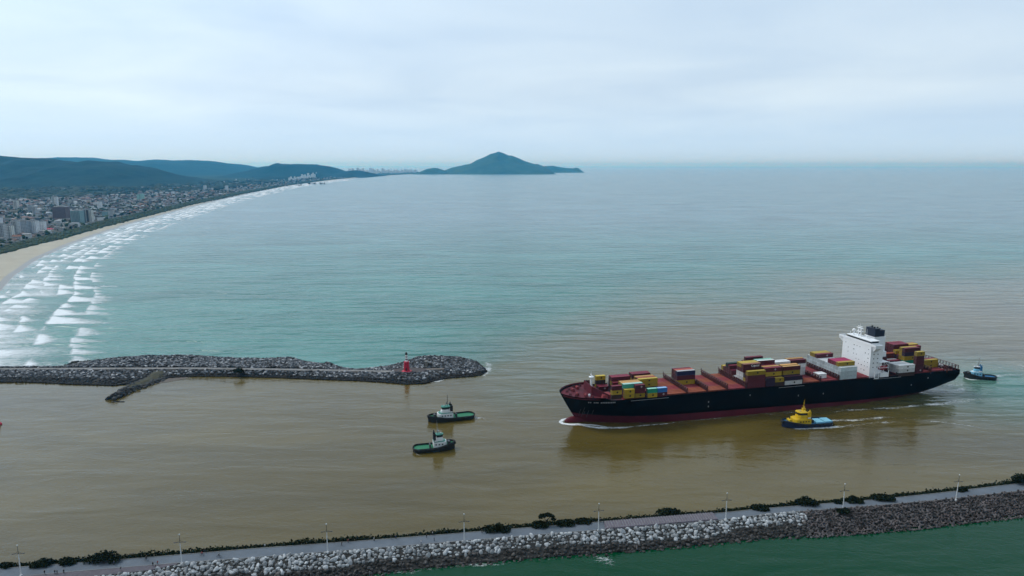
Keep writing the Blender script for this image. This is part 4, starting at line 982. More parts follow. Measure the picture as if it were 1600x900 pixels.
# spur of rubble and grass towards the river
spur = curve_pts([(252, 583), (236, 594), (208, 604), (190, 614), (172, 623)], 1.0)
V = []
for i, q in enumerate(spur):
    d_ = (spur[min(i + 1, 4)] - spur[max(i - 1, 0)]).normalized(); n_ = Vector((-d_.y, d_.x, 0)); w = [7.5, 6.2, 6.4, 4.6, 2.6][i]; hz = [3.2, 2.6, 2.0, 1.5, .3][i]
    for e, z in ((-1.25, -.8), (-.55, hz), (.3, hz), (1.2, -.8)): V.append(tuple(q + n_ * w * e + Vector((0, 0, z - q.z))))
m_spur = mat('dry_grass_soil', (.075, .068, .038), .95, .45, .3, c2=(.028, .03, .018))
tag(link('spur_jetty', npmesh('spur_jetty', V, gridfaces(5, 4), m_spur)), 'short grassy rubble spur slanting into the brown river from the far breakwater', 'jetty')
for i in range(420):
    t_ = random.random(); k = min(int(t_ * 4), 3); q = spur[k].lerp(spur[k + 1], t_ * 4 - k); d_ = (spur[k + 1] - spur[k]).normalized(); n_ = Vector((-d_.y, d_.x, 0)); w = np.interp(t_, [0, 1], [7.2, 3.2])
    e = random.choice([-1, -1, 1]) * random.uniform(.3, 1.35) if t_ < .62 else random.uniform(-1.1, 1.1); pp = q + n_ * w * e
    P.append((pp.x, pp.y, max(.1, (1.15 - abs(e)) * 2.2))); s = random.choice([random.uniform(.5, 1.0), random.uniform(.9, 1.7)]); S.append((s, s, s * .8)); T.append(np.array([.05, .05, .05]) * random.uniform(.4, 1.8))
for q in curve_pts([(178, 628), (184, 627.5), (190, 628)], 0): P.append((q.x, q.y, .0)); S.append((2.4, 1.1, .5)); T.append(np.array([.03, .03, .03]))
V, Fc = lumps(P, S, jit=.16)
tag(link('rubble_mound', npmesh('rubble_mound', V, Fc, m_rocks, tint=np.repeat(np.array(T), len(ICOF0), 0))), 'loose grey rubble covering the far breakwater on both sides of its path', 'rubble', kind='stuff')
# mud bank in the corner of the spur, grass at the root
mud = curve_pts([(236, 592), (262, 587.5), (300, 587), (290, 592), (262, 597), (240, 600)], 0)
a = MB(); a.prism([(q.x, q.y) for q in mud], -.6, .12); tag(a.build('mud_bank', mat('brown_mud', (.10, .075, .055), .6, .3, .3)), kind='structure')
pts = []
for _ in range(900):
    x = random.uniform(-338, -306); y = 515 + (x + 338) / 32 * 10 + random.uniform(-5, 9); pts.append((x, y, max(.6, fb_h(x, y)) + random.uniform(0, .6)))
V, Fc = leaf_cloud(pts, 1.3); tag(link('scrub_patch', npmesh('scrub_patch', V, Fc, m_leaf, tint=np.array([[.07, .06, .035]]) * rng.uniform(.6, 1.3, (len(pts), 1)))), 'brown grassy patch at the seaward root of the far breakwater', 'scrub', kind='stuff')
for (x0, x1, yb, yt, lb) in [(366, 380, 583.5, 574, 'round dark bush beside the path of the far breakwater')]:
    p = gp((x0 + x1) / 2, yb, 2.6); t = empty('bush', p, 0, lb, 'bush'); V, Fc, tt = crown_cloud([(0, 0, 1.8, 3.2, 2.4, 1.9), (1.6, .3, 1.3, 2, 2, 1.3)], 700, .8); link('crown', npmesh('crown', V, Fc, m_leaf, tint=tt), t)
    a = MB(); a.tube((0, 0, -.5), (.2, 0, 2), .2, .1, 6); a.build('stem', m_bark, t)
# lighthouse
m_red = mat('lighthouse_red', (.56, .018, .055), .55, .2, .5, c2=(.42, .015, .04)); m_blk = mat('black_paint', (.012, .012, .013), .5, .2, 1)
t = empty('lighthouse', lh, 0, 'red lighthouse with a tapered base and thin striped mast on the breakwater head', 'lighthouse')
a = MB(); a.lathe((0, 0, 0), [(3.6, -.3), (3.6, .2), (2.9, .25), (2.4, .8)], 20); a.build('plinth', m_red, t)
a = MB(); a.lathe((0, 0, 0), [(2.15, .6), (2.05, 3), (1.85, 7.0), (1.65, 7.35)], 20); w_ = a.build('tower', m_red, t)
a = MB(); a.box(-.45, .45, -2.2, -1.9, .9, 2.9); a.build('door', m_blk, w_)
a = MB(); zz = 7.3
for k, (h_, mi) in enumerate([(1.35, 0), (.7, 1), (1.1, 0), (.65, 1), (1.1, 0), (.6, 1)]): a.lathe((0, 0, zz), [(.98 - k * .03, 0), (.95 - k * .03, h_)], 14, mi); zz += h_ + .003
a.build('striped_mast', [mat('mast_white', (.86, .86, .86), .5, .05, 1), mat('mast_dark_red', (.06, .012, .02), .5, .2, 1)], t)
a = MB(); a.lathe((0, 0, zz), [(.7, 0), (1.2, .08), (1.2, .2), (.7, .25), (.7, 1.0), (.2, 1.4)], 14); a.build('lantern', m_blk, t)
# concrete hut beyond the lighthouse
t = empty('ruined_hut', gp(671, 572.5, 3.5), R(8), 'grey roofless concrete hut on the breakwater head beside the lighthouse', 'hut')
m_hut = mat('hut_concrete', (.22, .21, .19), .9, .4, .5)
a = MB(); a.box(-3.2, -1.2, -1.5, 1.5, -.4, 4.2); a.box(-1.2, 2.4, .9, 1.3, -.4, 2.6); a.box(2.0, 2.4, -1.3, .9, -.4, 2.9); a.build('wall', m_hut, t)
a = MB(); a.box(-1.15, 1.95, -1.3, .85, 2.3, 2.5); a.build('slab', m_core, t)
# red channel buoy cut by the left frame edge
t = empty('channel_buoy', gp(-1.5, 663.5, 0), 0, 'red channel buoy floating in the river at the left frame edge', 'buoy')
a = MB(); a.lathe((0, 0, 0), [(1.3, -.4), (1.55, .1), (1.5, .8), (1.2, 1.0)], 14); a.build('float', m_red, t)
a = MB(); a.lathe((0, 0, 1.0), [(.9, 0), (.55, 1.4), (.2, 2.3)], 12); a.build('topmark', m_red, t)
foam_strip('swash_foam', [[(gp(x, y, 0), w, d_) for x, y, w, d_ in L_] for L_ in [
    [(672, 598.5, 1.2, .5), (684, 594.8, 2.4, .95), (692, 592.0, 2.6, 1.0), (703, 590.6, 1.8, .8), (725, 589.2, 1.2, .6)], [(758, 588, 2, .6), (762, 578, 3, .9), (763, 570, 3, .8), (759, 566, 2, .5)], [(222, 551.5, 1, .5), (235, 551, 1.4, .7), (250, 552, 1, .5)]]],
    'white swash where waves lap the head of the far breakwater')
foam_strip('swash_foam', [[(gp(x, y, 0), w, d_) for x, y, w, d_ in L_] for L_ in [
    [(900, 868, 1.5, .42), (922, 873, 2.2, .5), (940, 876, 2.6, .56), (953, 880, 1.8, .5), (957, 886, 1.2, .4)], [(700, 886, 1.0, .5), (760, 882, 1.3, .65), (800, 879, 1.0, .45)], [(856, 874, .7, .6), (866, 872, .7, .6)], [(1265, 838.5, .9, .7), (1283, 837.5, 1.1, .8), (1296, 838.5, .7, .5)], [(590, 896, 1, .5), (640, 893, 1.2, .6), (690, 886, 1, .4)]]],
    'faint white swash along the foot of the near boulders')
q = gp(168, 447.5, 0)
foam_strip('whitecap', [[(q + Vector((-9, 3, 0)), 4.5, 1.3), (q + Vector((0, 0, 0)), 4.0, 1.2), (q + Vector((13, 0, 0)), 1.6, .9)]], 'single small white breaker alone outside the surf line', 'breaker', spread=1.1)
# ------------------------------------------------------------------ container ship.  s: metres aft of the stem, t: metres in from the near rail
U2 = Vector((.96810934, .25052804, 0)); N2 = Vector((-.25052804, .96810934, 0)); B0 = Vector((32.0479, 381.0536, 0))
SH_RZ = math.atan2(U2.y, U2.x)
ship_loc = B0 + U2 * 136 + N2 * 16
def sw_(s, t, z=0): return B0 + U2 * s + N2 * t + Vector((0, 0, z))
ship = empty('container_ship', ship_loc, SH_RZ, 'long black and red container ship, half laden, with a white accommodation block', 'container ship')
def Sx(s): return s - 136
def Ty(t): return t - 16
m_hull = mat('hull_black', (.0016, .0016, .0028), .65, .4, .08, c2=(.006, .005, .005), spec=.06)
m_boot = mat('hull_red', (.125, .010, .020), .65, .35, .06, c2=(.075, .010, .016), spec=.25)
m_sred = mat('deck_red', (.125, .014, .026), .7, .35, .25, c2=(.07, .012, .018), spec=.25)
m_hatch = mat('hatch_red', (.27, .045, .050), .75, .3, .12, c2=(.17, .032, .036), spec=.25)
m_hatch2 = mat('hatch_rust', (.31, .088, .045), .8, .35, .12, c2=(.22, .06, .035), spec=.2)
m_dred = mat('lashing_red', (.085, .018, .018), .7, .4, .3, c2=(.045, .012, .012))
m_swhite = mat('ship_white', (.88, .89, .90), .5, .08, .1, c2=(.80, .81, .82))
m_navy = mat('funnel_navy', (.010, .016, .035), .5, .3, .3)
m_pane = bpy.data.materials['dark_glass_panes']
st_s = [0, .4, 1, 2, 3.5, 5.5, 8, 11, 14, 18, 22, 26, 32, 40, 52, 66, 80, 110, 150, 190, 205, 220, 232, 242, 250, 257, 263, 268, 272, 274]
def boot(s): return max(5.9 - .019 * s, 1.3)
def topz(s): return 16.5 + 2.1 * (1 - sstep(21, 27, np.array(float(s)))) * (1 + .02 * (20 - s) / 20) if s < 30 else 16.5
def zbot(s): return -1.5 if s < 243 else -1.5 + 10.0 * ((s - 243) / 31) ** 1.25
def half(s, z):
    zt = min(max(z / 18.6, 0), 1)
    s0 = 11.5 * (1 - zt ** .85); Lf = 72 + (25 - 72) * zt ** .9; pw = 1.9 + .6 * zt
    u = (s - s0) / Lf
    f = 0 if u <= 0 else (1 if u >= 1 else (1 - (1 - u) ** pw) ** (.62 + .3 * (1 - zt)))
    h = 16.0 * f
    if s > 185:
        v = (s - 185) / 89; wl = 1 - .95 * v ** 1.7; dk = 1 - .05 * v ** 2
        h = min(h, 16 * (wl + (dk - wl) * min(1, max(0, z / 13.5)) ** .55))
    return max(h, .06 if s > 0 or True else 0)
def side(levels_fn, nlev):
    rows = []
    for s in st_s:
        zs = levels_fn(s, nlev); near = [(Sx(max(s, 11.5 * (1 - min(max(z / 18.6, 0), 1) ** .85))), -half(s, z), z) for z in zs]
        far = [(x, -y, z) for x, y, z in near][::-1]
        rows.append(near + far)
    return rows
def lev_low(s, n): a, c = zbot(s), max(boot(s), zbot(s)); return [c + (a - c) * k / (n - 1) for k in range(n)]
def lev_up(s, n): c = max(boot(s), zbot(s)) + .002; tp = float(topz(s)); return [tp + (c - tp) * k / (n - 1) for k in range(n)]
def hull_mesh(fn, n, nm, m):
    rows = side(fn, n); mb = MB(); mb.grid(rows)
    e = rows[-1]; mb.add(e, [tuple(range(len(e)))])
    return mb.build(nm, m, ship, True)
hull = hull_mesh(lev_up, 9, 'hull', m_hull)
hull_mesh(lev_low, 5, 'lower_hull', m_boot)
# bulbous bow
a = MB(); rows = []
for k in range(12):
    u = k / 11; x = 3.0 + 13 * u; r = 3.2 * math.sqrt(max(0, 1 - (1 - min(u * 1.7, 1)) ** 2)) + .05
    rows.append([(Sx(x), r * .75 * math.cos(q), .4 + r * .9 * math.sin(q)) for q in np.linspace(0, 2 * math.pi, 14, endpoint=False)])
a.grid(rows, close=True); a.build('bulbous_bow', m_boot, ship, True)
# decks
def deckpoly(s0, s1, z, inset, nm, m, step=1.5):
    mb = MB(); rows = []
    for s in np.arange(s0, s1 + .01, step):
        h = max(half(s, z + 1) - inset, .1); rows.append([(Sx(s), -h, z), (Sx(s), 0, z + .05), (Sx(s), h, z)])
    mb.grid(rows); return mb.build(nm, m, ship)
deckpoly(1.2, 26, 17.3, .5, 'foredeck', m_sred); deckpoly(26.01, 273.5, 15.4, .25, 'main_deck', m_dred, 3)
# bulwark inner face on the forecastle
mb = MB(); rows = []
for s in [1.2, 2, 3.5, 5.5, 8, 11, 14, 18, 22, 25.5]:
    h = half(s, 18.4) - .35; rows.append([(Sx(s), -h, 17.25), (Sx(s), -h, float(topz(s)) - .02), (Sx(s), -h - .3, float(topz(s)) + .02)])
mb.grid(rows); mb.grid([[(x, -y, z) for x, y, z in r] for r in rows]); mb.build('bulwark', m_sred, ship, True)
# breakwater shield and bow gear
mb = MB(); sh_pts = [(25.0, -14.6), (17.5, -6), (17.5, 7), (24.0, 14.6)]
for (s0, y0), (s1, y1) in zip(sh_pts[:-1], sh_pts[1:]):
    hz0 = 19.7 if abs(y0) > 12 else 22.6; hz1 = 19.7 if abs(y1) > 12 else 22.6
    mb.add([(Sx(s0), y0, 17.3), (Sx(s1), y1, 17.3), (Sx(s1), y1, hz1), (Sx(s0), y0, hz0), (Sx(s0) + .3, y0, 17.3), (Sx(s1) + .3, y1, 17.3), (Sx(s1) + .3, y1, hz1), (Sx(s0) + .3, y0, hz0)], [(0, 1, 2, 3), (4, 7, 6, 5), (3, 2, 6, 7), (0, 4, 5, 1), (0, 3, 7, 4), (1, 5, 6, 2)])
mb.build('wave_breaker', m_sred, ship)
mb = MB(); mb.add([(Sx(21.5), -13.8, 17.32), (Sx(27.6), -14.8, 17.32), (Sx(27.6), -7.5, 17.32), (Sx(21.5), -7.5, 17.32), (Sx(22), -13.4, 19.3), (Sx(27.4), -14.3, 19.3), (Sx(27.4), -7.8, 19.3), (Sx(22), -7.8, 19.3)], [(0, 1, 5, 4), (1, 2, 6, 5), (2, 3, 7, 6), (3, 0, 4, 7), (4, 5, 6, 7)]); mb.build('deck_house', m_hatch, ship)
for (s, t) in [(9.5, 12), (9.5, 20), (13.5, 8.5), (13.5, 23.5)]:
    mb = MB(); mb.tube((Sx(s), Ty(t) - 1.2, 18.3), (Sx(s), Ty(t) + 1.2, 18.3), .75, n=10); mb.box(Sx(s) - .7, Sx(s) + .7, Ty(t) - 1.5, Ty(t) - 1.22, 17.3, 19.1); mb.box(Sx(s) - .7, Sx(s) + .7, Ty(t) + 1.22, Ty(t) + 1.5, 17.3, 19.1); mb.build('winch', m_hatch, ship)
for (s, t) in [(5, 13), (5, 19), (7.5, 9.5), (7.5, 22.5), (16, 5), (16, 27), (12, 5.5), (12, 26.5)]:
    mb = MB(); mb.tube((Sx(s), Ty(t), 17.3), (Sx(s), Ty(t), 18.5), .3, n=8); mb.tube((Sx(s) + .9, Ty(t), 17.3), (Sx(s) + .9, Ty(t), 18.5), .3, n=8); mb.build('bollard', m_dred, ship)
mb = MB(); mb.box(Sx(15.2), Sx(16.2), Ty(8.2), Ty(9.0), 17.3, 18.6); mb.build('vent', m_swhite, ship)
mb = MB(); mb.tube((Sx(20), 1.2, 17.3), (Sx(20), 1.2, 25.6), .8, .55, 12); mb.lathe((Sx(20), 1.2, 25.6), [(.5, 0), (1.5, .3), (1.5, .7), (.4, .8)], 12); mb.tube((Sx(20), 1.2, 26.3), (Sx(20), 1.2, 29.3), .22, .1, 8); mb.box(Sx(20) - .1, Sx(20) + .1, -.6, 3.0, 27.3, 27.5); mb.tube((Sx(20), 1.2, 17.3), (Sx(20), 1.2, 18.8), 1.3, .8, 12); mb.build('foremast', m_swhite, ship)
# ship's name on the bow and marks: white letters reduced to illegible strokes at this distance
def on_side(s, z): return -half(s, z) - .07
mb = MB(); s = 13.2
for grp in (2, 3, 9):
    for _ in range(grp):
        y0, y1 = on_side(s, 15.4), on_side(s + .62, 15.4); lean = (on_side(s, 16.0) - on_side(s, 14.9)) / 2
        mb.add([(Sx(s), y0 - lean * 0 + .0, 14.95), (Sx(s + .62), y1, 14.95), (Sx(s + .62), on_side(s + .62, 15.75), 15.75), (Sx(s), on_side(s, 15.75), 15.75)], [(0, 1, 2, 3)])
        s += .98
    s += .95
m_mark = mat('hull_marking', (.34, .34, .35), .7, .45, 1.5); mb.build('name_lettering', m_mark, ship)
mb = MB()
for s_, z_ in [(88, 10.5), (88, 7.6), (116, 12.3), (150, 9.2), (168, 9), (236, 8.8), (248, 12.8)]:
    mb.add([(Sx(s_), on_side(s_, z_) - .0, z_ - .5), (Sx(s_) + .7, on_side(s_, z_), z_ - .5), (Sx(s_) + .7, on_side(s_, z_), z_ + .5), (Sx(s_), on_side(s_, z_), z_ + .5)], [(0, 1, 2, 3)])
mb.build('hull_marks', m_mark, ship)
mb = MB()          # pale scrapes left by the anchor chain beside the stem
for s_, z0_, z1_ in [(11.0, 4.2, 9.5), (12.6, 3.5, 11.0), (13.4, 5.0, 8.0), (15.2, 3.2, 9.0), (17.5, 5.5, 9.5)]:
    zz_ = np.linspace(z0_, z1_, 5)
    mb.grid([[(Sx(s_), on_side(s_, z), z), (Sx(s_ + .3), on_side(s_ + .3, z), z)] for z in zz_])
mb.build('chain_scrapes', mat('scraped_paint', (.09, .085, .085), .7, .7, 1.2), ship)
for s0, s1 in [(38, 62), (136, 154), (205, 226)]:          # pale fender lines under the rail
    mb = MB(); mb.box(Sx(s0), Sx(s1), -16.25, -16.02, 15.3, 15.5); mb.build('rail_strip', m_galv, ship)

BAYS = [34.2, 48.6, 61.8, 75.0, 88.2, 101.2, 114.0, 127.0, 140.2, 153.5, 166.6, 179.9, 192.2, 224.2, 237.2, 250.2]
HZ = 17.2
def hz(s): return 16.15 if s < 61 else HZ
for b0 in BAYS:
    ln = 12.2 if b0 != 192.2 else 10.4; z = hz(b0)
    mb = MB(); n = 4
    t0, t1 = .9, 31.1
    if b0 > 240: t0, t1 = 1.6, 30.4
    for k in range(n):
        ta, tb = t0 + (t1 - t0) * k / n + .08, t0 + (t1 - t0) * (k + 1) / n - .08
        mb.box(Sx(b0) + .1, Sx(b0 + ln) - .1, Ty(ta), Ty(tb), z - .75, z - .003 * k, k % 2)
        for q in (.25, .5, .75): mb.box(Sx(b0 + ln * q) - .06, Sx(b0 + ln * q) + .06, Ty(ta) + .2, Ty(tb) - .2, z, z + .09, k % 2)
        for q in (.33, .66): mb.box(Sx(b0) + .3, Sx(b0 + ln) - .3, Ty(ta + (tb - ta) * q) - .07, Ty(ta + (tb - ta) * q) + .07, z + .092, z + .17, k % 2)
    hue = [m_hatch2, m_hatch] if int(b0) in (61, 75, 88, 153) else [m_hatch, m_hatch2 if int(b0) % 2 else m_hatch]
    mb.build('hatch_cover', hue, ship)
    mb = MB()
    for q in np.linspace(.3, ln - .3, 5):
        for t in (1.1, 30.9): mb.box(Sx(b0 + q) - .15, Sx(b0 + q) + .15, Ty(t) - .15, Ty(t) + .15, 15.4, z - .76)
    mb.build('pillars', m_dred, ship)
# rail along the near and far side deck
for sg in (-1, 1):
    mb = MB()
    for s in np.arange(30, 262, 3.2): mb.box(Sx(s) - .05, Sx(s) + .05, sg * (half(s, 16.5) - .2) - .05, sg * (half(s, 16.5) - .2) + .05, 16.4, 17.3)
    for s in np.arange(30, 258, 3.2):
        for z in (16.85, 17.25): mb.tube((Sx(s), sg * (half(s, 16.5) - .2), z), (Sx(s + 3.2), sg * (half(s + 3.2, 16.5) - .2), z), .035, n=4)
    mb.build('side_rail', m_dred, ship)
# lashing bridges: posts, gratings and cross braces over the whole beam
for s0, top in [(47.6, 18.2), (74.1, 20.0), (87.4, 20.3), (100.7, 20.4), (113.2, 20.4), (126.6, 20.3), (139.6, 20.3), (152.9, 20.0), (166.0, 20.0), (179.1, 20.0), (191.9, 20.0), (236.7, 20.2), (249.8, 20.0), (262.8, 20.0)]:
    mb = MB(); x = Sx(s0)
    for t in np.arange(.4, 31.7, 2.55):
        mb.box(x - .32, x - .12, Ty(t) - .14, Ty(t) + .14, 15.4, top); mb.box(x + .12, x + .32, Ty(t) - .14, Ty(t) + .14, 15.4, top)
    mb.box(x - .5, x + .5, Ty(.2), Ty(31.8), top - 1.15, top - 1.0); mb.box(x - .45, x + .45, Ty(.2), Ty(31.8), top, top + .12)
    for t in np.arange(.4, 29.5, 5.1):
        mb.tube((x + .2, Ty(t), 17.3), (x + .2, Ty(t + 2.55), top - .2), .08, n=4); mb.tube((x + .2, Ty(t + 5.1), 17.3), (x + .2, Ty(t + 2.55), top - .2), .08, n=4)
    for t in np.arange(1.6, 31, 2.55): mb.box(x - .08, x + .08, Ty(t) - .8, Ty(t) + .7, 17.4, top - 1.5 + (.5 if int(t * 3) % 2 else 0))
    mb.tube((x, Ty(31.6), top), (x, Ty(31.6), top + 1.3), .22, .15, 6)
    mb.build('lashing_bridge', m_dred, ship)
# aft mooring deck: posts, rail, winches
mb = MB()
for t in np.arange(1.4, 30.8, 2.4):
    mb.box(Sx(272.6), Sx(273.0), Ty(t) - .15, Ty(t) + .15, 15.4, 19.2)
for s in np.arange(264, 273, 2.2):
    for t in (1.3, 30.4): mb.box(Sx(s) - .15, Sx(s) + .15, Ty(t) - .15, Ty(t) + .15, 15.4, 19.2)
mb.box(Sx(272.4), Sx(273.2), Ty(1.2), Ty(30.7), 19.2, 19.35)
for t in (1.3, 30.4): mb.box(Sx(263.5), Sx(273.0), Ty(t) - .3, Ty(t) + .3, 19.353, 19.5)
for z in (16.8, 18): mb.box(Sx(272.75), Sx(272.85), Ty(1.2), Ty(30.7), z, z + .1)
mb.build('stern_frame', m_dred, ship)
for (s, t) in [(266, 8), (266, 16), (266, 24), (270, 12), (270, 20)]:
    mb = MB(); mb.tube((Sx(s), Ty(t) - 1.1, 16.5), (Sx(s), Ty(t) + 1.1, 16.5), .8, n=10); mb.box(Sx(s) - .7, Sx(s) + .7, Ty(t) + 1.12, Ty(t) + 1.5, 15.4, 17.4); mb.build('winch', m_swhite if t < 14 else m_dred, ship)

# accommodation block
blk = MB(); hs0, hs1, ht0, ht1 = 204.0, 213.2, 2.9, 28.6
blk.box(Sx(hs0), Sx(hs1), Ty(ht0), Ty(ht1), 15.4, 36.3)
house = blk.build('accommodation_block', m_swhite, ship)
wn = 0
for z in np.arange(19.2, 36, 2.85):
    for t in np.arange(5, 27.5, 2.6):
        if random.random() < .42 or wn > 70: continue
        wn += 1; w = .22 if random.random() < .8 else .4
        mb = MB(); mb.box(Sx(hs0) - .05, Sx(hs0) + .05, Ty(t) - w, Ty(t) + w, z, z + .5); mb.build('window', m_pane, house)
for z in np.arange(22, 35, 2.85):
    for s in (206.5, 209.5):
        mb = MB(); mb.box(Sx(s) - .35, Sx(s) + .35, Ty(ht0) - .05, Ty(ht0) + .05, z, z + .62); mb.build('window', m_pane, house)
# bridge wings with raked undersides and parapet
mb = MB()
for (t0, t1, tb) in [(-.6, ht0 - .003, ht0 - .003), (ht1 + .003, 32.6, ht1 + .003)]:
    near = t0 < 0
    to, ti = (t0, t1) if near else (t1, t0)
    mb.add([(Sx(204.2), Ty(to), 36.3), (Sx(209), Ty(to), 36.3), (Sx(209), Ty(ti), 36.3), (Sx(204.2), Ty(ti), 36.3), (Sx(205.2), Ty(ti), 32.2), (Sx(208), Ty(ti), 32.2), (Sx(204.2), Ty(to), 35.4), (Sx(209), Ty(to), 35.4)], [(0, 1, 2, 3), (6, 7, 5, 4), (0, 6, 7, 1), (0, 3, 4, 6), (1, 7, 5, 2)])
mb.build('bridge_wing', m_swhite, ship)
mb = MB(); mb.box(Sx(203.9), Sx(204.15), Ty(-.6), Ty(32.6), 36.303, 37.6); mb.box(Sx(204.153), Sx(209), Ty(-.7), Ty(-.5), 36.303, 37.5); mb.box(Sx(204.153), Sx(209), Ty(32.5), Ty(32.7), 36.303, 37.5); mb.build('parapet', m_swhite, ship)
mb = MB(); mb.box(Sx(205.4), Sx(211.5), Ty(5), Ty(27), 36.31, 37.5); mb.box(Sx(205.6), Sx(211.3), Ty(5.2), Ty(26.8), 37.503, 38.7, 1); mb.box(Sx(205.2), Sx(211.8), Ty(4.8), Ty(27.2), 38.703, 39.1); mb.build('wheelhouse', [m_swhite, m_pane], ship)
# upper works: radar mast, domes, lattice
mb = MB(); 
for t in (18.2, 20.4): mb.box(Sx(208.3), Sx(209.0), Ty(t) - .3, Ty(t) + .3, 39.1, 44.4)
mb.box(Sx(207.6), Sx(209.8), Ty(17.4), Ty(21.2), 42.0, 42.25); mb.box(Sx(207.9), Sx(209.4), Ty(16.8), Ty(21.8), 44.4, 44.6); mb.tube((Sx(208.6), Ty(19.3), 44.6), (Sx(208.6), Ty(19.3), 47.2), .2, .1, 6); mb.box(Sx(208.5), Sx(208.8), Ty(17.4), Ty(21.2), 45.4, 45.65); mb.build('radar_mast', m_swhite, ship)
mb = MB(); mb.lathe((Sx(207.4), Ty(23.2), 39.1), [(.4, 0), (.4, 2.2), (1.0, 2.5), (1.15, 3.2), (.9, 3.9), (.3, 4.25)], 12); mb.build('radar_dome', m_swhite, ship)
mb = MB(); mb.lathe((Sx(209), Ty(12.8), 39.1), [(.2, 0), (.2, 1.0), (.7, 1.2), (.7, 1.7), (.2, 2.0)], 10); mb.build('radar_dome', m_swhite, ship)
for (s, t, h_) in [(207, 9, 2.4), (210.5, 24.5, 3.6), (210.8, 15.4, 5.4), (207.2, 26, 1.8)]:
    mb = MB(); mb.tube((Sx(s), Ty(t), 39.1), (Sx(s), Ty(t), 39.1 + h_), .12, .06, 6); mb.build('antenna', m_swhite, ship)
# engine casing and funnel
mb = MB(); mb.box(Sx(213.2) + .004, Sx(222.5), Ty(9), Ty(23), 15.4, 26.5); mb.build('engine_room_casing', m_dred, ship)
mb = MB(); mb.box(Sx(213.2) + .004, Sx(222.4), Ty(10), Ty(22), 26.503, 30); mb.box(Sx(213.6), Sx(222.3), Ty(11.5), Ty(20.5), 30.003, 39.6); mb.build('engine_casing', m_swhite, ship)
mb = MB(); mb.prism([(Sx(214), Ty(12)), (Sx(217.6), Ty(12)), (Sx(217.6), Ty(20)), (Sx(214), Ty(20))], 39.603, 45.0); mb.prism([(Sx(217.9), Ty(12.4)), (Sx(222), Ty(12.4)), (Sx(222), Ty(19.6)), (Sx(217.9), Ty(19.6))], 39.603, 43.8)
fun = mb.build('funnel', m_navy, ship)
for (s, t, zt) in [(215, 14, 45), (216.4, 17.6, 45), (219, 14, 43.8), (220.6, 17.6, 43.8)]:
    mb = MB(); mb.tube((Sx(s), Ty(t), zt), (Sx(s) + .3, Ty(t), zt + 1.1), .55, n=10); mb.build('exhaust_pipe', m_blk, fun)
# ladders and galleries on the near side of the block, lifeboat, gangway frame
mb = MB()
for k, z in enumerate(np.arange(18.2, 28, 3.6)): mb.box(Sx(210.5), Sx(217.5), Ty(1.6), Ty(8), z, z + .15)
for s in (211, 214.5, 218.2): mb.box(Sx(s) - .1, Sx(s) + .1, Ty(2.3), Ty(2.5), 15.4, 26)
mb.build('gallery', m_swhite, ship)
m_lb = mat('lifeboat_red', (.36, .03, .035), .45, .2, .5)
mb = MB(); rows = []
for k in range(9):
    u = k / 8 * 2 - 1; r = 1.5 * math.sqrt(max(0, 1 - abs(u) ** 3)) + .05; rows.append([(Sx(214 + u * 4.0), Ty(3.4) + r * math.cos(q), 21.5 + r * .95 * math.sin(q)) for q in np.linspace(0, 2 * math.pi, 12, endpoint=False)])
mb.grid(rows, close=True); mb.build('lifeboat', m_lb, ship, True)
mb = MB()
for s in (211, 217): mb.tube((Sx(s), Ty(5.5), 18.4), (Sx(s), Ty(3.4), 24.2), .2, n=6); mb.tube((Sx(s), Ty(3.4), 24.2), (Sx(s), Ty(1.4), 23.2), .18, n=6)
mb.build('davit', m_swhite, ship)
mb = MB()
for x0, x1, z0, z1 in [(205.5, 206.0, 15.6, 20.2), (208.6, 209.1, 15.6, 19.8), (205.5, 209.1, 15.6, 16.1), (205.5, 209.1, 19.0, 19.4), (210, 216.4, 16.3, 18.9), (210, 210.3, 18.9, 20.0), (216.0, 216.4, 18.9, 20.4), (213, 213.5, 18.9, 19.7)]: mb.box(Sx(x0), Sx(x1), Ty(-.05), Ty(.25), z0, z1)
mb.build('gangway_frame', m_swhite, ship)
mb = MB(); mb.tube((Sx(33.3), Ty(23.6), 16.2), (Sx(33.3), Ty(23.6), 24.2), .28, .2, 8); mb.build('deck_light_mast', m_swhite, ship)

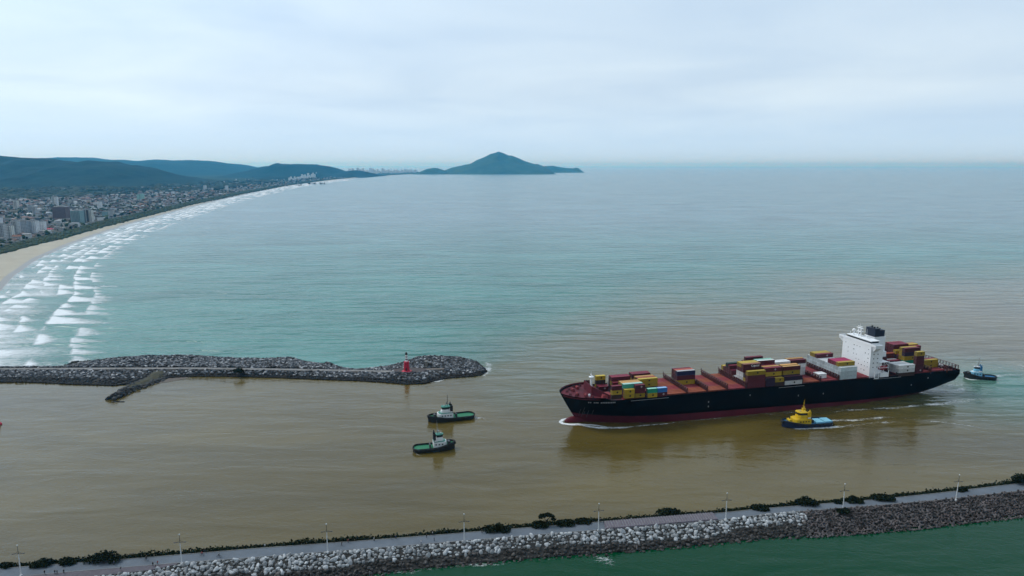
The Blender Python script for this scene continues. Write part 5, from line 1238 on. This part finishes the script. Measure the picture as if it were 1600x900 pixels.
# ------------------------------------------------------------------ containers
def cont_mat(name, c, top=None, rough=.6):
    """painted corrugated steel; upward faces take a second, lighter roof colour"""
    m, nt, b = newmat('container_' + name)
    tc = N(nt, 'ShaderNodeTexCoord'); n1 = N(nt, 'ShaderNodeTexNoise', i_Scale=.55, i_Detail=7, i_Roughness=.7); nt.links.new(tc.outputs['Object'], n1.inputs['Vector'])
    oi = N(nt, 'ShaderNodeObjectInfo'); mr_ = N(nt, 'ShaderNodeMapRange', i_3=.72, i_4=1.15); nt.links.new(oi.outputs['Random'], mr_.inputs[0])
    mr2 = N(nt, 'ShaderNodeMapRange', i_1=.3, i_2=.7, i_3=.72, i_4=1.08); nt.links.new(n1.outputs['Fac'], mr2.inputs[0])
    pr = N(nt, 'ShaderNodeMath', operation='MULTIPLY'); nt.links.new(mr_.outputs[0], pr.inputs[0]); nt.links.new(mr2.outputs[0], pr.inputs[1])
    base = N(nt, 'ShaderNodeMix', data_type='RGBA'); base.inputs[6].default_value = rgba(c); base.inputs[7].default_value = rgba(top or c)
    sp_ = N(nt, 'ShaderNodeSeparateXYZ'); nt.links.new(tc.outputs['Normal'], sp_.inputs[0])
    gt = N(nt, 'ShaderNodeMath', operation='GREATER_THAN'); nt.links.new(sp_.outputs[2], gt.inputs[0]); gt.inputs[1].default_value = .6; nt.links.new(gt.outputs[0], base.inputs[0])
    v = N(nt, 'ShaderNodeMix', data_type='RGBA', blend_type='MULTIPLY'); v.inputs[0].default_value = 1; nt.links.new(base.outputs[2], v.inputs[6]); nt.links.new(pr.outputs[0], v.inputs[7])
    nt.links.new(v.outputs[2], b.inputs['Base Color']); b.inputs['Roughness'].default_value = rough; b.inputs['Specular IOR Level'].default_value = .3
    return m
CC = {  # code: colour name, side colour, roof colour
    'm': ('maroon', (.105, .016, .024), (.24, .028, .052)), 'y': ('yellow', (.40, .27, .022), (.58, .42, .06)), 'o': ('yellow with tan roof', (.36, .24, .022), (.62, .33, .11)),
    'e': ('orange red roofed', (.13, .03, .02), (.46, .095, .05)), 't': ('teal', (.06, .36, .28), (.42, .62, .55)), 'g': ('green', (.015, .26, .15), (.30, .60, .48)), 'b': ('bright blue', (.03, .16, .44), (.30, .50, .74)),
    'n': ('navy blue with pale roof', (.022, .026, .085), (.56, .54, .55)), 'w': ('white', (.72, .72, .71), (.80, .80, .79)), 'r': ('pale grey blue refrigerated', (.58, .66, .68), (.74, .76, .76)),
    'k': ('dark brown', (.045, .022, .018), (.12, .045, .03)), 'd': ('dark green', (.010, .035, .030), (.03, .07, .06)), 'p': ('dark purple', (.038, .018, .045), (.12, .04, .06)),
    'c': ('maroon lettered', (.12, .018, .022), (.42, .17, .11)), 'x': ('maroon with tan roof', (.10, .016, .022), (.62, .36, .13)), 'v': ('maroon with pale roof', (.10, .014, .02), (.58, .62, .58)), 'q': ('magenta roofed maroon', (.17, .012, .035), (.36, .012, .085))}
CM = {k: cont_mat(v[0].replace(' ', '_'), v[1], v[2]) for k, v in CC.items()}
m_doorbar = mat('door_bars', (.20, .19, .19), .5, .2, 2)
CME = {}
def cont_mesh(code, L_, h):
    key = (code, L_, h)
    if key in CME: return CME[key]
    mb = MB(); w = 2.44; x0, x1, y0, y1 = -L_ / 2, L_ / 2, -w / 2, w / 2; e = .12
    mb.box(x0 + .05, x1 - .05, y0 + .05, y1 - .05, .06, h - .05)
    for x in (x0, x1 - e):
        for y in (y0, y1 - e): mb.box(x, x + e, y, y + e, 0, h)
    for y in (y0, y1 - e):
        mb.box(x0 + e, x1 - e, y, y + e, 0, .16); mb.box(x0 + e, x1 - e, y, y + e, h - .1, h - .003)
    for x in (x0, x1 - e):
        mb.box(x, x + e, y0 + e, y1 - e, 0, .16); mb.box(x, x + e, y0 + e, y1 - e, h - .1, h - .003)
    n = int(L_ / .56)
    for k in range(n):
        x = x0 + .3 + (L_ - .6) * (k + .2) / n
        for y in (y0 + .018, y1 - .05): mb.box(x, x + .26, y, y + .032, .2, h - .14)
    CME[key] = mb.mesh('container', CM[code]); return CME[key]
emb_me = {}
def emblem_mesh(col, sz=.55):
    if col in emb_me: return emb_me[col]
    mb = MB()
    n = 14     # round compass-like badge with four points
    ring = [(0 + sz * math.cos(2 * math.pi * k / n), sz * math.sin(2 * math.pi * k / n)) for k in range(n)]
    mb.add([(x, -.012, z) for x, z in ring] + [(x, .012, z) for x, z in ring], [tuple(range(n)), tuple(range(n, 2 * n))[::-1]] + [(k, (k + 1) % n, n + (k + 1) % n, n + k) for k in range(n)])
    mb.box(-.1, .1, -.02, .0, -.7, .7); mb.box(-.7, .7, -.024, -.004, -.1, .1)
    emb_me[col] = mb.mesh('emblem', mat('badge_' + col, dict(dark=(.03, .022, .015), pale=(.42, .36, .38))[col], .7, .2, 3)); return emb_me[col]
doors_me = {}
def doors_mesh(h):
    if h not in doors_me:
        mb = MB()
        for y in (-.85, -.35, .35, .85): mb.tube((0, y, .2), (0, y, h - .15), .035, n=5)
        mb.box(-.02, .02, -.02, .02, .15, h - .12); doors_me[h] = mb.mesh('door_bars', m_doorbar)
    return doors_me[h]
font_me = {}
def lettering(parent, txt, size, x, y, z, m):
    cu = bpy.data.curves.new('lettering', 'FONT'); cu.body = txt; cu.size = size; cu.align_x = 'CENTER'; cu.align_y = 'CENTER'; cu.extrude = .01
    o = bpy.data.objects.new('lettering', cu); COL.objects.link(o); dg = bpy.context.evaluated_depsgraph_get()
    me = bpy.data.meshes.new_from_object(o.evaluated_get(dg)); bpy.data.objects.remove(o); me.name = 'lettering'; me.materials.clear(); me.materials.append(m)
    q = link('lettering', me, parent, (x, y, z)); q.rotation_euler = (R(90), 0, 0); return q
BAYNAME = {26.2: 'foremost short bay', 34.2: 'first long bay aft of the foremast', 48.6: 'second long bay aft of the foremast', 75.0: 'lone stack amid open hatches', 114.0: 'first bay of the midship cluster', 127.0: 'second bay of the midship cluster', 140.2: 'third bay of the midship cluster', 153.5: 'bay with pale boxes behind the midship cluster', 166.6: 'half empty bay before the white wall', 179.9: 'white walled bay ahead of the bridge', 224.2: 'bay just aft of the funnel', 237.2: 'tall bay second aft of the funnel', 250.2: 'sternmost bay'}
ORD = ['first', 'second', 'third', 'fourth', 'fifth', 'sixth', 'seventh', 'eighth', 'ninth', 'tenth', 'eleventh', 'twelfth', 'thirteenth']
TIER = ['bottom', 'second', 'third', 'fourth', 'fifth']
cgroup = 'containers stacked on the ship'
used = set(); letter_col = m_swhite
def stack(bay, row, codes, base=None, h=2.6, L_=12.19, off=0, short=None):
    n = len(codes); z = base if base is not None else 17.25
    for k, c in enumerate(codes):
        p = sw_(bay + off + L_ / 2, row * 2.5 + 1.22, z)
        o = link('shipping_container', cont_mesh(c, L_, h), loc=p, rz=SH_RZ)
        tname = 'top' if k == n - 1 and n > 1 else ('single' if n == 1 else TIER[k])
        cn = CC[c][0]
        rowp = f'{ORD[row]} row'
        lb = f'{cn}{" short" if L_ < 7 else ""} container, {tname} tier, {rowp} from near rail, {BAYNAME[bay]}' + (f', {short}' if short else '')
        wds = lb.replace(',', '').split()
        if len(wds) > 16:
            lb = lb.replace(' from near rail', ' inboard').replace(' behind the midship cluster', ' behind midships').replace(' of the midship cluster', ' of midship cluster').replace(' aft of the foremast', ' aft of foremast').replace(' aft of the funnel', ' aft of funnel').replace(' ahead of the bridge', '').replace(' before the white wall', '').replace('refrigerated ', '')
        used.add(lb)
        tag(o, lb, 'container', cgroup)
        ex = row < 1 or c in 'yob'
        if c in 'yo': link('emblem', emblem_mesh('dark'), o, (L_ * .05, -1.235, h * .52))
        elif c == 'w' and row < 2: link('emblem', emblem_mesh('dark'), o, (L_ * .05, -1.235, h * .52))
        elif c in 'mcq' and (row in (0, 8) or k == n - 1) and random.random() < .28: link('emblem', emblem_mesh('pale', .5), o, (L_ * .12, -1.235, h * .55))
        if c == 'c': lettering(o, 'Capital', 2.0, L_ * .16, -1.25, h * .55, letter_col)
        link('door_bars', doors_mesh(h), o, (-L_ / 2 - .03, 0, 0))
        z += h + .02
T20 = 6.06
# foremost bay, 20 ft
stack(26.2, 0, 'kym', L_=T20); stack(26.2, 10, 'yky', 15.9, L_=T20, h=2.58); stack(26.2, 9, 'm', 15.9, L_=T20); stack(26.2, 8, 'm', 15.9, L_=T20)
# first and second 40 ft bays
stack(34.2, 0, 'yy', L_=T20, base=17.1, short='fore'); stack(34.2, 0, 'ymm', L_=T20, off=6.5, base=17.0, h=2.5, short='aft'); stack(34.2, 1, 'mpt', h=2.52); stack(34.2, 2, 'mmo', 16.2, h=2.85); stack(34.2, 3, 'mmo', 16.2, h=2.85)
for r_ in (4, 5, 6): stack(34.2, r_, 'm' if r_ != 5 else 'k', 16.2)
stack(34.2, 8, 'kym', 16.2, h=2.53); stack(34.2, 9, 'kmm', 16.2, h=2.53); stack(34.2, 7, 'mm', 16.2, h=2.5)
stack(48.6, 0, 'yg', L_=T20, base=16.4, short='fore'); stack(48.6, 0, 'mb', L_=T20, off=6.3, base=16.4, short='aft'); stack(48.6, 5, 'myy', 16.2, h=2.5); stack(48.6, 6, 'mye', 16.2, h=2.5); stack(48.6, 7, 'mko', 16.2, h=2.5)
stack(48.6, 9, 'kym', 16.2, h=2.58); stack(48.6, 10, 'kmm', 16.2, h=2.58); stack(48.6, 8, 'mk', 16.2); stack(48.6, 2, 'm', 16.2); stack(48.6, 3, 'k', 16.2)
stack(75.0, 6, 'ymn', h=2.88); stack(75.0, 7, 'mme', h=2.88); stack(75.0, 8, 'gmm', h=2.86)
# midship cluster
stack(114.0, 0, 'mmmy', base=16.8, h=2.6); stack(114.0, 1, 'myk'); stack(114.0, 2, 'mwwmc'); stack(114.0, 3, 'mwwmy'); stack(114.0, 4, 'mwwmy'); stack(114.0, 5, 'w'); stack(114.0, 6, 'w'); stack(114.0, 7, 'mm', h=2.85); stack(114.0, 8, 'mmm', h=2.7)
stack(114.0, 9, 'mmd', h=2.95); stack(114.0, 10, 'mm', h=2.9); stack(114.0, 11, 'my', h=2.95); stack(114.0, 12, 'w')
stack(127.0, 0, 'pp', L_=T20, base=16.8, short='fore'); stack(127.0, 0, 'ky', L_=T20, off=6.3, base=16.4, short='aft')
def upper(bay, row, codes, base, h=2.6): stack(bay, row, codes, base, h)
stack(127.0, 1, 'mmym', base=17.0, h=2.65); stack(127.0, 2, 'mmmx', base=17.1, h=2.65); stack(127.0, 3, 'mmkm', h=2.6); stack(127.0, 4, 'mmmmv', h=2.58); stack(127.0, 5, 'mmmmg', h=2.56); stack(127.0, 6, 'mmm'); stack(127.0, 7, 'mmm'); stack(127.0, 8, 'mmm', h=2.7)
stack(127.0, 9, 'mmmm', h=2.95); stack(127.0, 10, 'mmm', h=2.95)
stack(140.2, 0, 'wp', base=16.7); stack(140.2, 1, 'mpyx', base=17.1, h=2.62); stack(140.2, 2, 'mmmo', base=17.2, h=2.66); stack(140.2, 3, 'mmm'); stack(140.2, 4, 'mmk'); stack(140.2, 5, 'mmmw', h=2.6); stack(140.2, 6, 'mwww', h=2.6); stack(140.2, 8, 'mm')
stack(153.5, 6, 'wwwm', base=17.0, h=2.56); stack(153.5, 7, 'wwwo', h=2.56); stack(153.5, 8, 'ww')
stack(166.6, 2, 'w', L_=T20, off=1.2, h=2.9); stack(166.6, 3, 'w', L_=T20, off=1.2, h=2.9)
for r_ in range(13):
    top = {1: 'y', 2: 'q', 3: 'q', 4: 'q', 9: 'm', 10: 'y', 11: 'y'}.get(r_, '')
    stack(179.9, r_, 'rrr' + top, base=17.05, h=2.6)
# aft of the funnel
for r_ in range(4): stack(224.2, r_, ('mw' if r_ else 'kw') + 'w', base=15.6 if r_ == 0 else 17.25, h=2.45) if r_ == 0 else stack(224.2, r_, 'ww', h=2.6)
stack(224.2, 4, 'm'); stack(224.2, 5, 'mm'); stack(224.2, 6, 'mw'); stack(224.2, 7, 'mme', h=2.9); stack(224.2, 9, 'mmm'); stack(224.2, 11, 'mmmy', h=2.75)
stack(237.2, 0, 'mmmmy', L_=T20, h=2.75); stack(237.2, 4, 'mgypm', h=2.72); stack(237.2, 5, 'mmyyy', h=2.7); stack(237.2, 6, 'mmm'); stack(237.2, 7, 'mmky'); stack(237.2, 8, 'mmgmm', h=2.72); stack(237.2, 9, 'mmmmm', h=2.72); stack(237.2, 10, 'mmmmm', h=2.74); stack(237.2, 11, 'mmmmy', h=2.6); stack(237.2, 12, 'mmyy')
stack(250.2, 3, 'yy', h=2.62); stack(250.2, 4, 'mm'); stack(250.2, 9, 'mmmm', h=2.7); stack(250.2, 10, 'mmmy', h=2.85); stack(250.2, 11, 'mmmo', h=2.85)

# ------------------------------------------------------------------ tugs
def tug(loc, rz, L_, B_, label, hullm, housem, trimm, deckm, mastm, cargo=None, funnelm=None, wheelm=None):
    t = empty('tugboat', loc, rz, label, 'tugboat', 'tugboats escorting the ship')
    h = L_ / 2
    def hb(x):
        u = (x + h) / L_
        return B_ / 2 * (min(1, (u / .10)) ** .4 if u < .10 else 1) * (1 if u < .55 else max(.03, 1 - ((u - .55) / .45) ** 2.6) ** .62)
    dz = lambda x: 1.5 + 1.7 * sstep(.0, h, np.array(float(x)))
    X_ = np.concatenate([np.linspace(-h, -h * .7, 6), np.linspace(-h * .6, h * .5, 9), np.linspace(h * .58, h, 10)])
    mb = MB(); rows = []
    for x in X_:
        b_ = hb(x); tz = float(dz(x)) + .95
        near = [(x - .6 * (x > h * .7), b_ * .82, -.8), (x, b_ * .97, .3), (x, b_, tz), (x, b_ - .22, tz), (x, max(b_ - .24, .02), float(dz(x)))]
        rows.append(near + [(a_, -b2, c_) for a_, b2, c_ in near][::-1])
    mb.grid(rows); mb.add(rows[0], [tuple(range(10))]); mb.add(rows[-1], [tuple(range(10))[::-1]]); mb.build('hull', hullm, t)
    mb = MB(); rows = [[(x, -max(hb(x) - .2, .02), float(dz(x)) + .02), (x, 0, float(dz(x)) + .06), (x, max(hb(x) - .2, .02), float(dz(x)) + .02)] for x in X_]; mb.grid(rows); mb.build('deck', deckm, t)
    mb = MB()
    for sg in (-1, 1):
        for x0, x1 in zip(X_[:-1], X_[1:]): mb.tube((x0, sg * hb(x0), float(dz(x0)) + .45), (x1, sg * hb(x1), float(dz(x1)) + .45), .34, n=6)
    mb.tube((h - .2, -1.2, 3.2), (h - .2, 1.2, 3.2), .8, n=8); mb.tube((-h, -hb(-h), 1.9), (-h, hb(-h), 1.9), .45, n=7); mb.build('fender', m_tyre, t)
    # deckhouse with a rounded front
    def rbox(x0, x1, w0, w1, z0, z1, nm, m, par, rake=.3):
        lo = [(x0, -w0), (x1 - 1.2, -w1), (x1, -w1 * .55), (x1, w1 * .55), (x1 - 1.2, w1), (x0, w0)]
        n = 6; vs = [(x, y, z0) for x, y in lo] + [(x - (rake if k in (2, 3) else 0), y * .97, z1) for k, (x, y) in enumerate(lo)]
        q = MB(); q.add(vs, [(k, (k + 1) % n, n + (k + 1) % n, n + k) for k in range(n)] + [tuple(range(n))[::-1], tuple(range(n, 2 * n))]); return q.build(nm, m, par)
    W_ = B_ / 2 - 1.3
    z0 = 1.75
    dh = rbox(-h * .03, h * .62, W_, W_ - .2, z0, 4.7, 'deckhouse', housem, t)
    for sg in (-1, 1):
        for x in np.arange(h * .05, h * .48, 1.7):
            q = MB(); q.box(x, x + .75, sg * (W_ - .06) - .06, sg * (W_ - .06) + .06, 3.2, 3.9); q.build('window', m_pane, dh)
    rbox(-h * .02, h * .56, W_ - .5, W_ - .7, 4.703, 5.1, 'upper_deck', trimm, t)
    rbox(h * .06, h * .46, W_ - 1.0, W_ - 1.1, 5.103, 6.3, 'upper_house', wheelm or housem, t)
    wh = rbox(h * .12, h * .42, W_ - 1.4, W_ - 1.5, 6.303, 7.0, 'wheelhouse', wheelm or housem, t, 0)
    q = rbox(h * .125, h * .42 - .05, W_ - 1.45, W_ - 1.55, 7.003, 8.3, 'window', m_pane, wh, -.25)
    rbox(h * .08, h * .45, W_ - 1.1, W_ - 1.2, 8.303, 8.7, 'roof', trimm, wh, 0)
    for sg in (-1, 1):
        q = MB(); q.box(-h * .02, h * .085, sg * (W_ - 1.0) - .5, sg * (W_ - 1.0) + .5, 5.104, 9.2); q.tube((h * .03, sg * (W_ - 1.0), 9.2), (h * .02, sg * (W_ - 1.0), 10.2), .3, n=8); q.build('funnel', funnelm or m_blk, t)
    q = MB(); mx_ = h * .18
    q.tube((mx_, 0, 8.7), (mx_ - .2, 0, 15.2), .22, .09, 7); q.tube((mx_ + 1.2, 0, 8.7), (mx_ - .1, 0, 12.0), .09, n=5); q.tube((mx_ - .15, -1.3, 11.6), (mx_ - .15, 1.3, 11.6), .07, n=5); q.tube((mx_ - .17, -.8, 13.4), (mx_ - .17, .8, 13.4), .06, n=5); q.box(mx_ - .1, mx_ + .9, -.7, .7, 10.2, 10.45); q.tube((mx_ - .2, .5, 13.4), (mx_ - .2, .5, 16.2), .04, n=4); q.build('mast', mastm, t)
    q = MB(); q.tube((mx_ + 1.9, -.8, 9.0), (mx_ + 1.9, .8, 9.0), .22, n=7); q.box(mx_ + 1.8, mx_ + 2.0, -.1, .1, 8.7, 9.0); q.build('searchlight', m_galv, t)
    q = MB(); q.tube((h * .72, -1.3, 3.7), (h * .72, 1.3, 3.7), .75, n=10); q.box(h * .72 - .8, h * .72 + .8, -1.7, -1.4, 2.5, 4.5); q.box(h * .72 - .8, h * .72 + .8, 1.4, 1.7, 2.5, 4.5); q.build('winch', m_steel if cargo is None else housem, t)
    q = MB(); q.box(-h * .22, -h * .16, -1.6, 1.6, 1.5, 3.3); q.tube((-h * .19, -1.9, 3.3), (-h * .19, 1.9, 3.3), .3, n=7); q.build('towing_bitts', m_steel, t)
    for sg in (-1, 1):
        q = MB(); q.tube((-h * .02 + .3, sg * (W_ - .4), 5.5), (-h * .02 + 2.0, sg * (W_ - .4), 5.5), .35, n=8); q.build('life_raft', m_white, t)
        for x in np.linspace(-h * .75, h * .55, 7):
            q = MB(); q.lathe((0, 0, 0), [(.25, -.18), (.62, -.18), (.70, 0), (.62, .18), (.25, .18)], 10); o = q.build('tyre', m_tyre, t, loc=(x, sg * (hb(x) + .42), float(dz(x)) + .05)); o.rotation_euler = (R(90), 0, 0)
    if cargo:
        q = MB(); q.box(-h * .58, -h * .28, -B_ * .30, B_ * .30, 1.56, 2.5); q.build('cargo_hatch', cargo, t)
        q = MB(); q.box(-h * .92, -h * .62, -B_ * .30, B_ * .30, 1.56, 2.7); q.build('cargo_hatch', cargo, t)
    return t
m_th = mat('tug_hull_black', (.014, .015, .015), .55, .3, .5); m_tgreen = mat('tug_deck_green', (.025, .20, .095), .7, .3, .4); m_tdark = mat('tug_dark_deck', (.035, .045, .04), .8, .3, .5)
m_tw = mat('tug_white', (.72, .73, .73), .5, .12, .5); m_tteal = mat('tug_trim_green', (.05, .24, .18), .5, .2, .5); m_ty = mat('tug_yellow', (.68, .44, .012), .5, .12, .5); m_tnavy = mat('tug_hull_navy', (.010, .022, .065), .5, .25, .4); m_tlb = mat('tug_light_blue', (.22, .52, .66), .6, .15, .5)
m_tblue = mat('tug_pale_blue', (.26, .60, .80), .5, .15, .5); m_tb2 = mat('tug_blue', (.03, .17, .36), .5, .2, .5)
def head(a_, b_): d = b_ - a_; return math.atan2(d.y, d.x)
def place(bow, stern): A, Bq = gp(*bow, 1.0), gp(*stern, 1.0); c = (A + Bq) / 2; c.z = 0; return c, head(Bq, A), (A - Bq).length
c, r_, l_ = place((669, 656.5), (741.5, 648.5)); tug(c, r_, l_, l_ * .31, 'tugboat with white house and green after deck, farther from the camera, bow to the left', m_th, m_tw, m_tteal, m_tgreen, m_steel, funnelm=m_blk)
c, r_, l_ = place((710.5, 696.5), (645, 702.5)); tug(c, r_, l_, l_ * .36, 'tugboat with white house and green after deck, nearer the camera, bow to the right', m_th, m_tw, m_tteal, m_tgreen, m_galv, funnelm=m_blk)
c, r_, l_ = place((1222, 664), (1298.5, 659)); tug(c, r_, l_, l_ * .33, 'yellow tugboat with navy hull and light blue after deck beside the ship', m_tnavy, m_ty, m_ty, m_tb2, m_ty, cargo=m_tlb, funnelm=m_ty)
yt = (c, r_, l_)
c, r_, l_ = place((1508, 587.5), (1555, 590.5)); l_ *= 1.08; tug(c, r_ , l_, l_ * .36, 'pale blue tugboat with dark hull following behind the ship stern', m_th, m_tblue, m_tw, m_tb2, m_galv, funnelm=m_tb2, wheelm=m_tblue)
bt = (c, r_, l_)

# ------------------------------------------------------------------ wakes
G = lambda x, y: gp(x, y, 0)
foam_strip('bow_wave', [
    [(sw_(26, 1.5), .6, .6), (sw_(17, 7.0), 1.4, 1.1), (sw_(10, 11.2), 1.9, 1.3), (sw_(5, 11.6), 1.6, 1.2), (sw_(1.2, 14), 1.4, 1.1), (sw_(.6, 17), 1.4, 1.1), (sw_(3.5, 20.5), 1.4, 1.1), (sw_(9, 22), 1.4, 1.1), (sw_(16, 26), 1.5, .9), (sw_(30, 31.5), 1.5, .7)],
    [(sw_(8, 10.5), 1.2, 1.1), (sw_(14, 6.0), 2.2, 1.1), (sw_(24, .6), 2.2, .85), (sw_(36, -1.5), 1.6, .7), (sw_(52, -1.2), 1.2, .55), (sw_(85, -1.2), 1.0, .5), (sw_(110, -1.4), 1.0, .45), (sw_(150, -1.5), .8, .4)]],
    'white bow wave curling round the red bulb of the ship', spread=1.1)
foam_strip('stern_wash', [[(sw_(254, 9), .8, .9), (sw_(264, 6), 1.4, 1.0), (sw_(272, 4), 2.0, .9), (sw_(279, 6), 2.2, .7), (sw_(290, 10), 3, .5)], [(sw_(276, 14), 3, .6), (sw_(292, 17), 5, .55), (sw_(310, 20), 6, .4)]],
    'pale wash spilling from under the ship stern')
foam_strip('wake_foam', [
    [(G(1224, 663), .5, .9), (G(1230, 667), 1.0, 1.25), (G(1245, 669.5), 1.2, 1.3), (G(1265, 669.5), 1.3, 1.2), (G(1285, 668.5), 1.2, .95), (G(1312, 667), 1.3, .7), (G(1340, 665), 1.2, .5)],
    [(G(1299, 657), 1.5, .9), (G(1320, 657), 1.6, .8), (G(1350, 655.5), 1.6, .75), (G(1385, 651.5), 1.5, .6), (G(1410, 653), 1.2, .5), (G(1450, 658), 1.2, .5), (G(1490, 662), 1.4, .55), (G(1530, 668), 1.2, .45)],
    [(G(1292, 645), .8, .5), (G(1320, 641), 1.5, .75), (G(1355, 639.5), 1.2, .6), (G(1400, 637), 1.5, .7), (G(1440, 634), 1.8, .75), (G(1475, 630.5), 2.2, .75), (G(1500, 627), 2.0, .65), (G(1540, 622), 2, .5)],
    [(G(1303, 667), 1, .6), (G(1330, 664), 1.5, .6), (G(1370, 660), 1.6, .5), (G(1400, 660), 1.4, .4)],
    [(G(1200, 648), .5, .5), (G(1225, 645), .8, .55), (G(1250, 644), .6, .5)]],
    'white wake streaming behind the yellow tugboat along the ship side')
foam_strip('wake_foam', [
    [(G(1507, 590), .6, .9), (G(1515, 593), 1.1, 1.1), (G(1530, 593.5), 1.0, 1.0), (G(1548, 592.5), .9, .7)],
    [(G(1556, 588), 2.0, .7), (G(1575, 586), 3.0, .6), (G(1605, 584), 4, .5)], [(G(1545, 578), 2.5, .55), (G(1570, 574), 3, .55), (G(1610, 570), 3.5, .4)], [(G(1504, 583), 2.0, .7), (G(1520, 579), 2.0, .4)]],
    'pale wash around the blue tugboat at the stern')
foam_strip('wake_foam', [[(G(741, 651), 1.0, .8), (G(747, 653), 1.6, .9), (G(752, 652), 1.6, .6), (G(760, 656), 1, .45)], [(G(698, 659), .3, .6), (G(705, 658.5), .5, .5)]],
    'small patch of wash at the stern of the farther green decked tugboat')
foam_strip('wake_foam', [[(G(646, 704), .5, .5), (G(654, 710), 1.0, .6), (G(660, 716), .7, .4)], [(G(684, 708), .4, .4), (G(712, 699), .5, .4)]],
    'faint ripples of foam beside the nearer green decked tugboat')

# ------------------------------------------------------------------ air: one closed box of even haze round everything but the sky
hm = bpy.data.materials.new('haze'); hm.use_nodes = True; nt = hm.node_tree; nt.nodes.clear()
out = N(nt, 'ShaderNodeOutputMaterial'); pv = N(nt, 'ShaderNodeVolumePrincipled')
pv.inputs['Color'].default_value = (.10, .56, 1.0, 1); pv.inputs['Density'].default_value = 4.4e-5; pv.inputs['Absorption Color'].default_value = (.82, .88, 1, 1); pv.inputs['Anisotropy'].default_value = .6
nt.links.new(pv.outputs[0], out.inputs['Volume'])
mb = MB(); mb.box(-125000, 125000, -125000, 125000, -6, 430)
hz_o = mb.build('haze', hm); tag(hz_o, 'thin blue haze in the air over the bay', 'haze', kind='stuff')
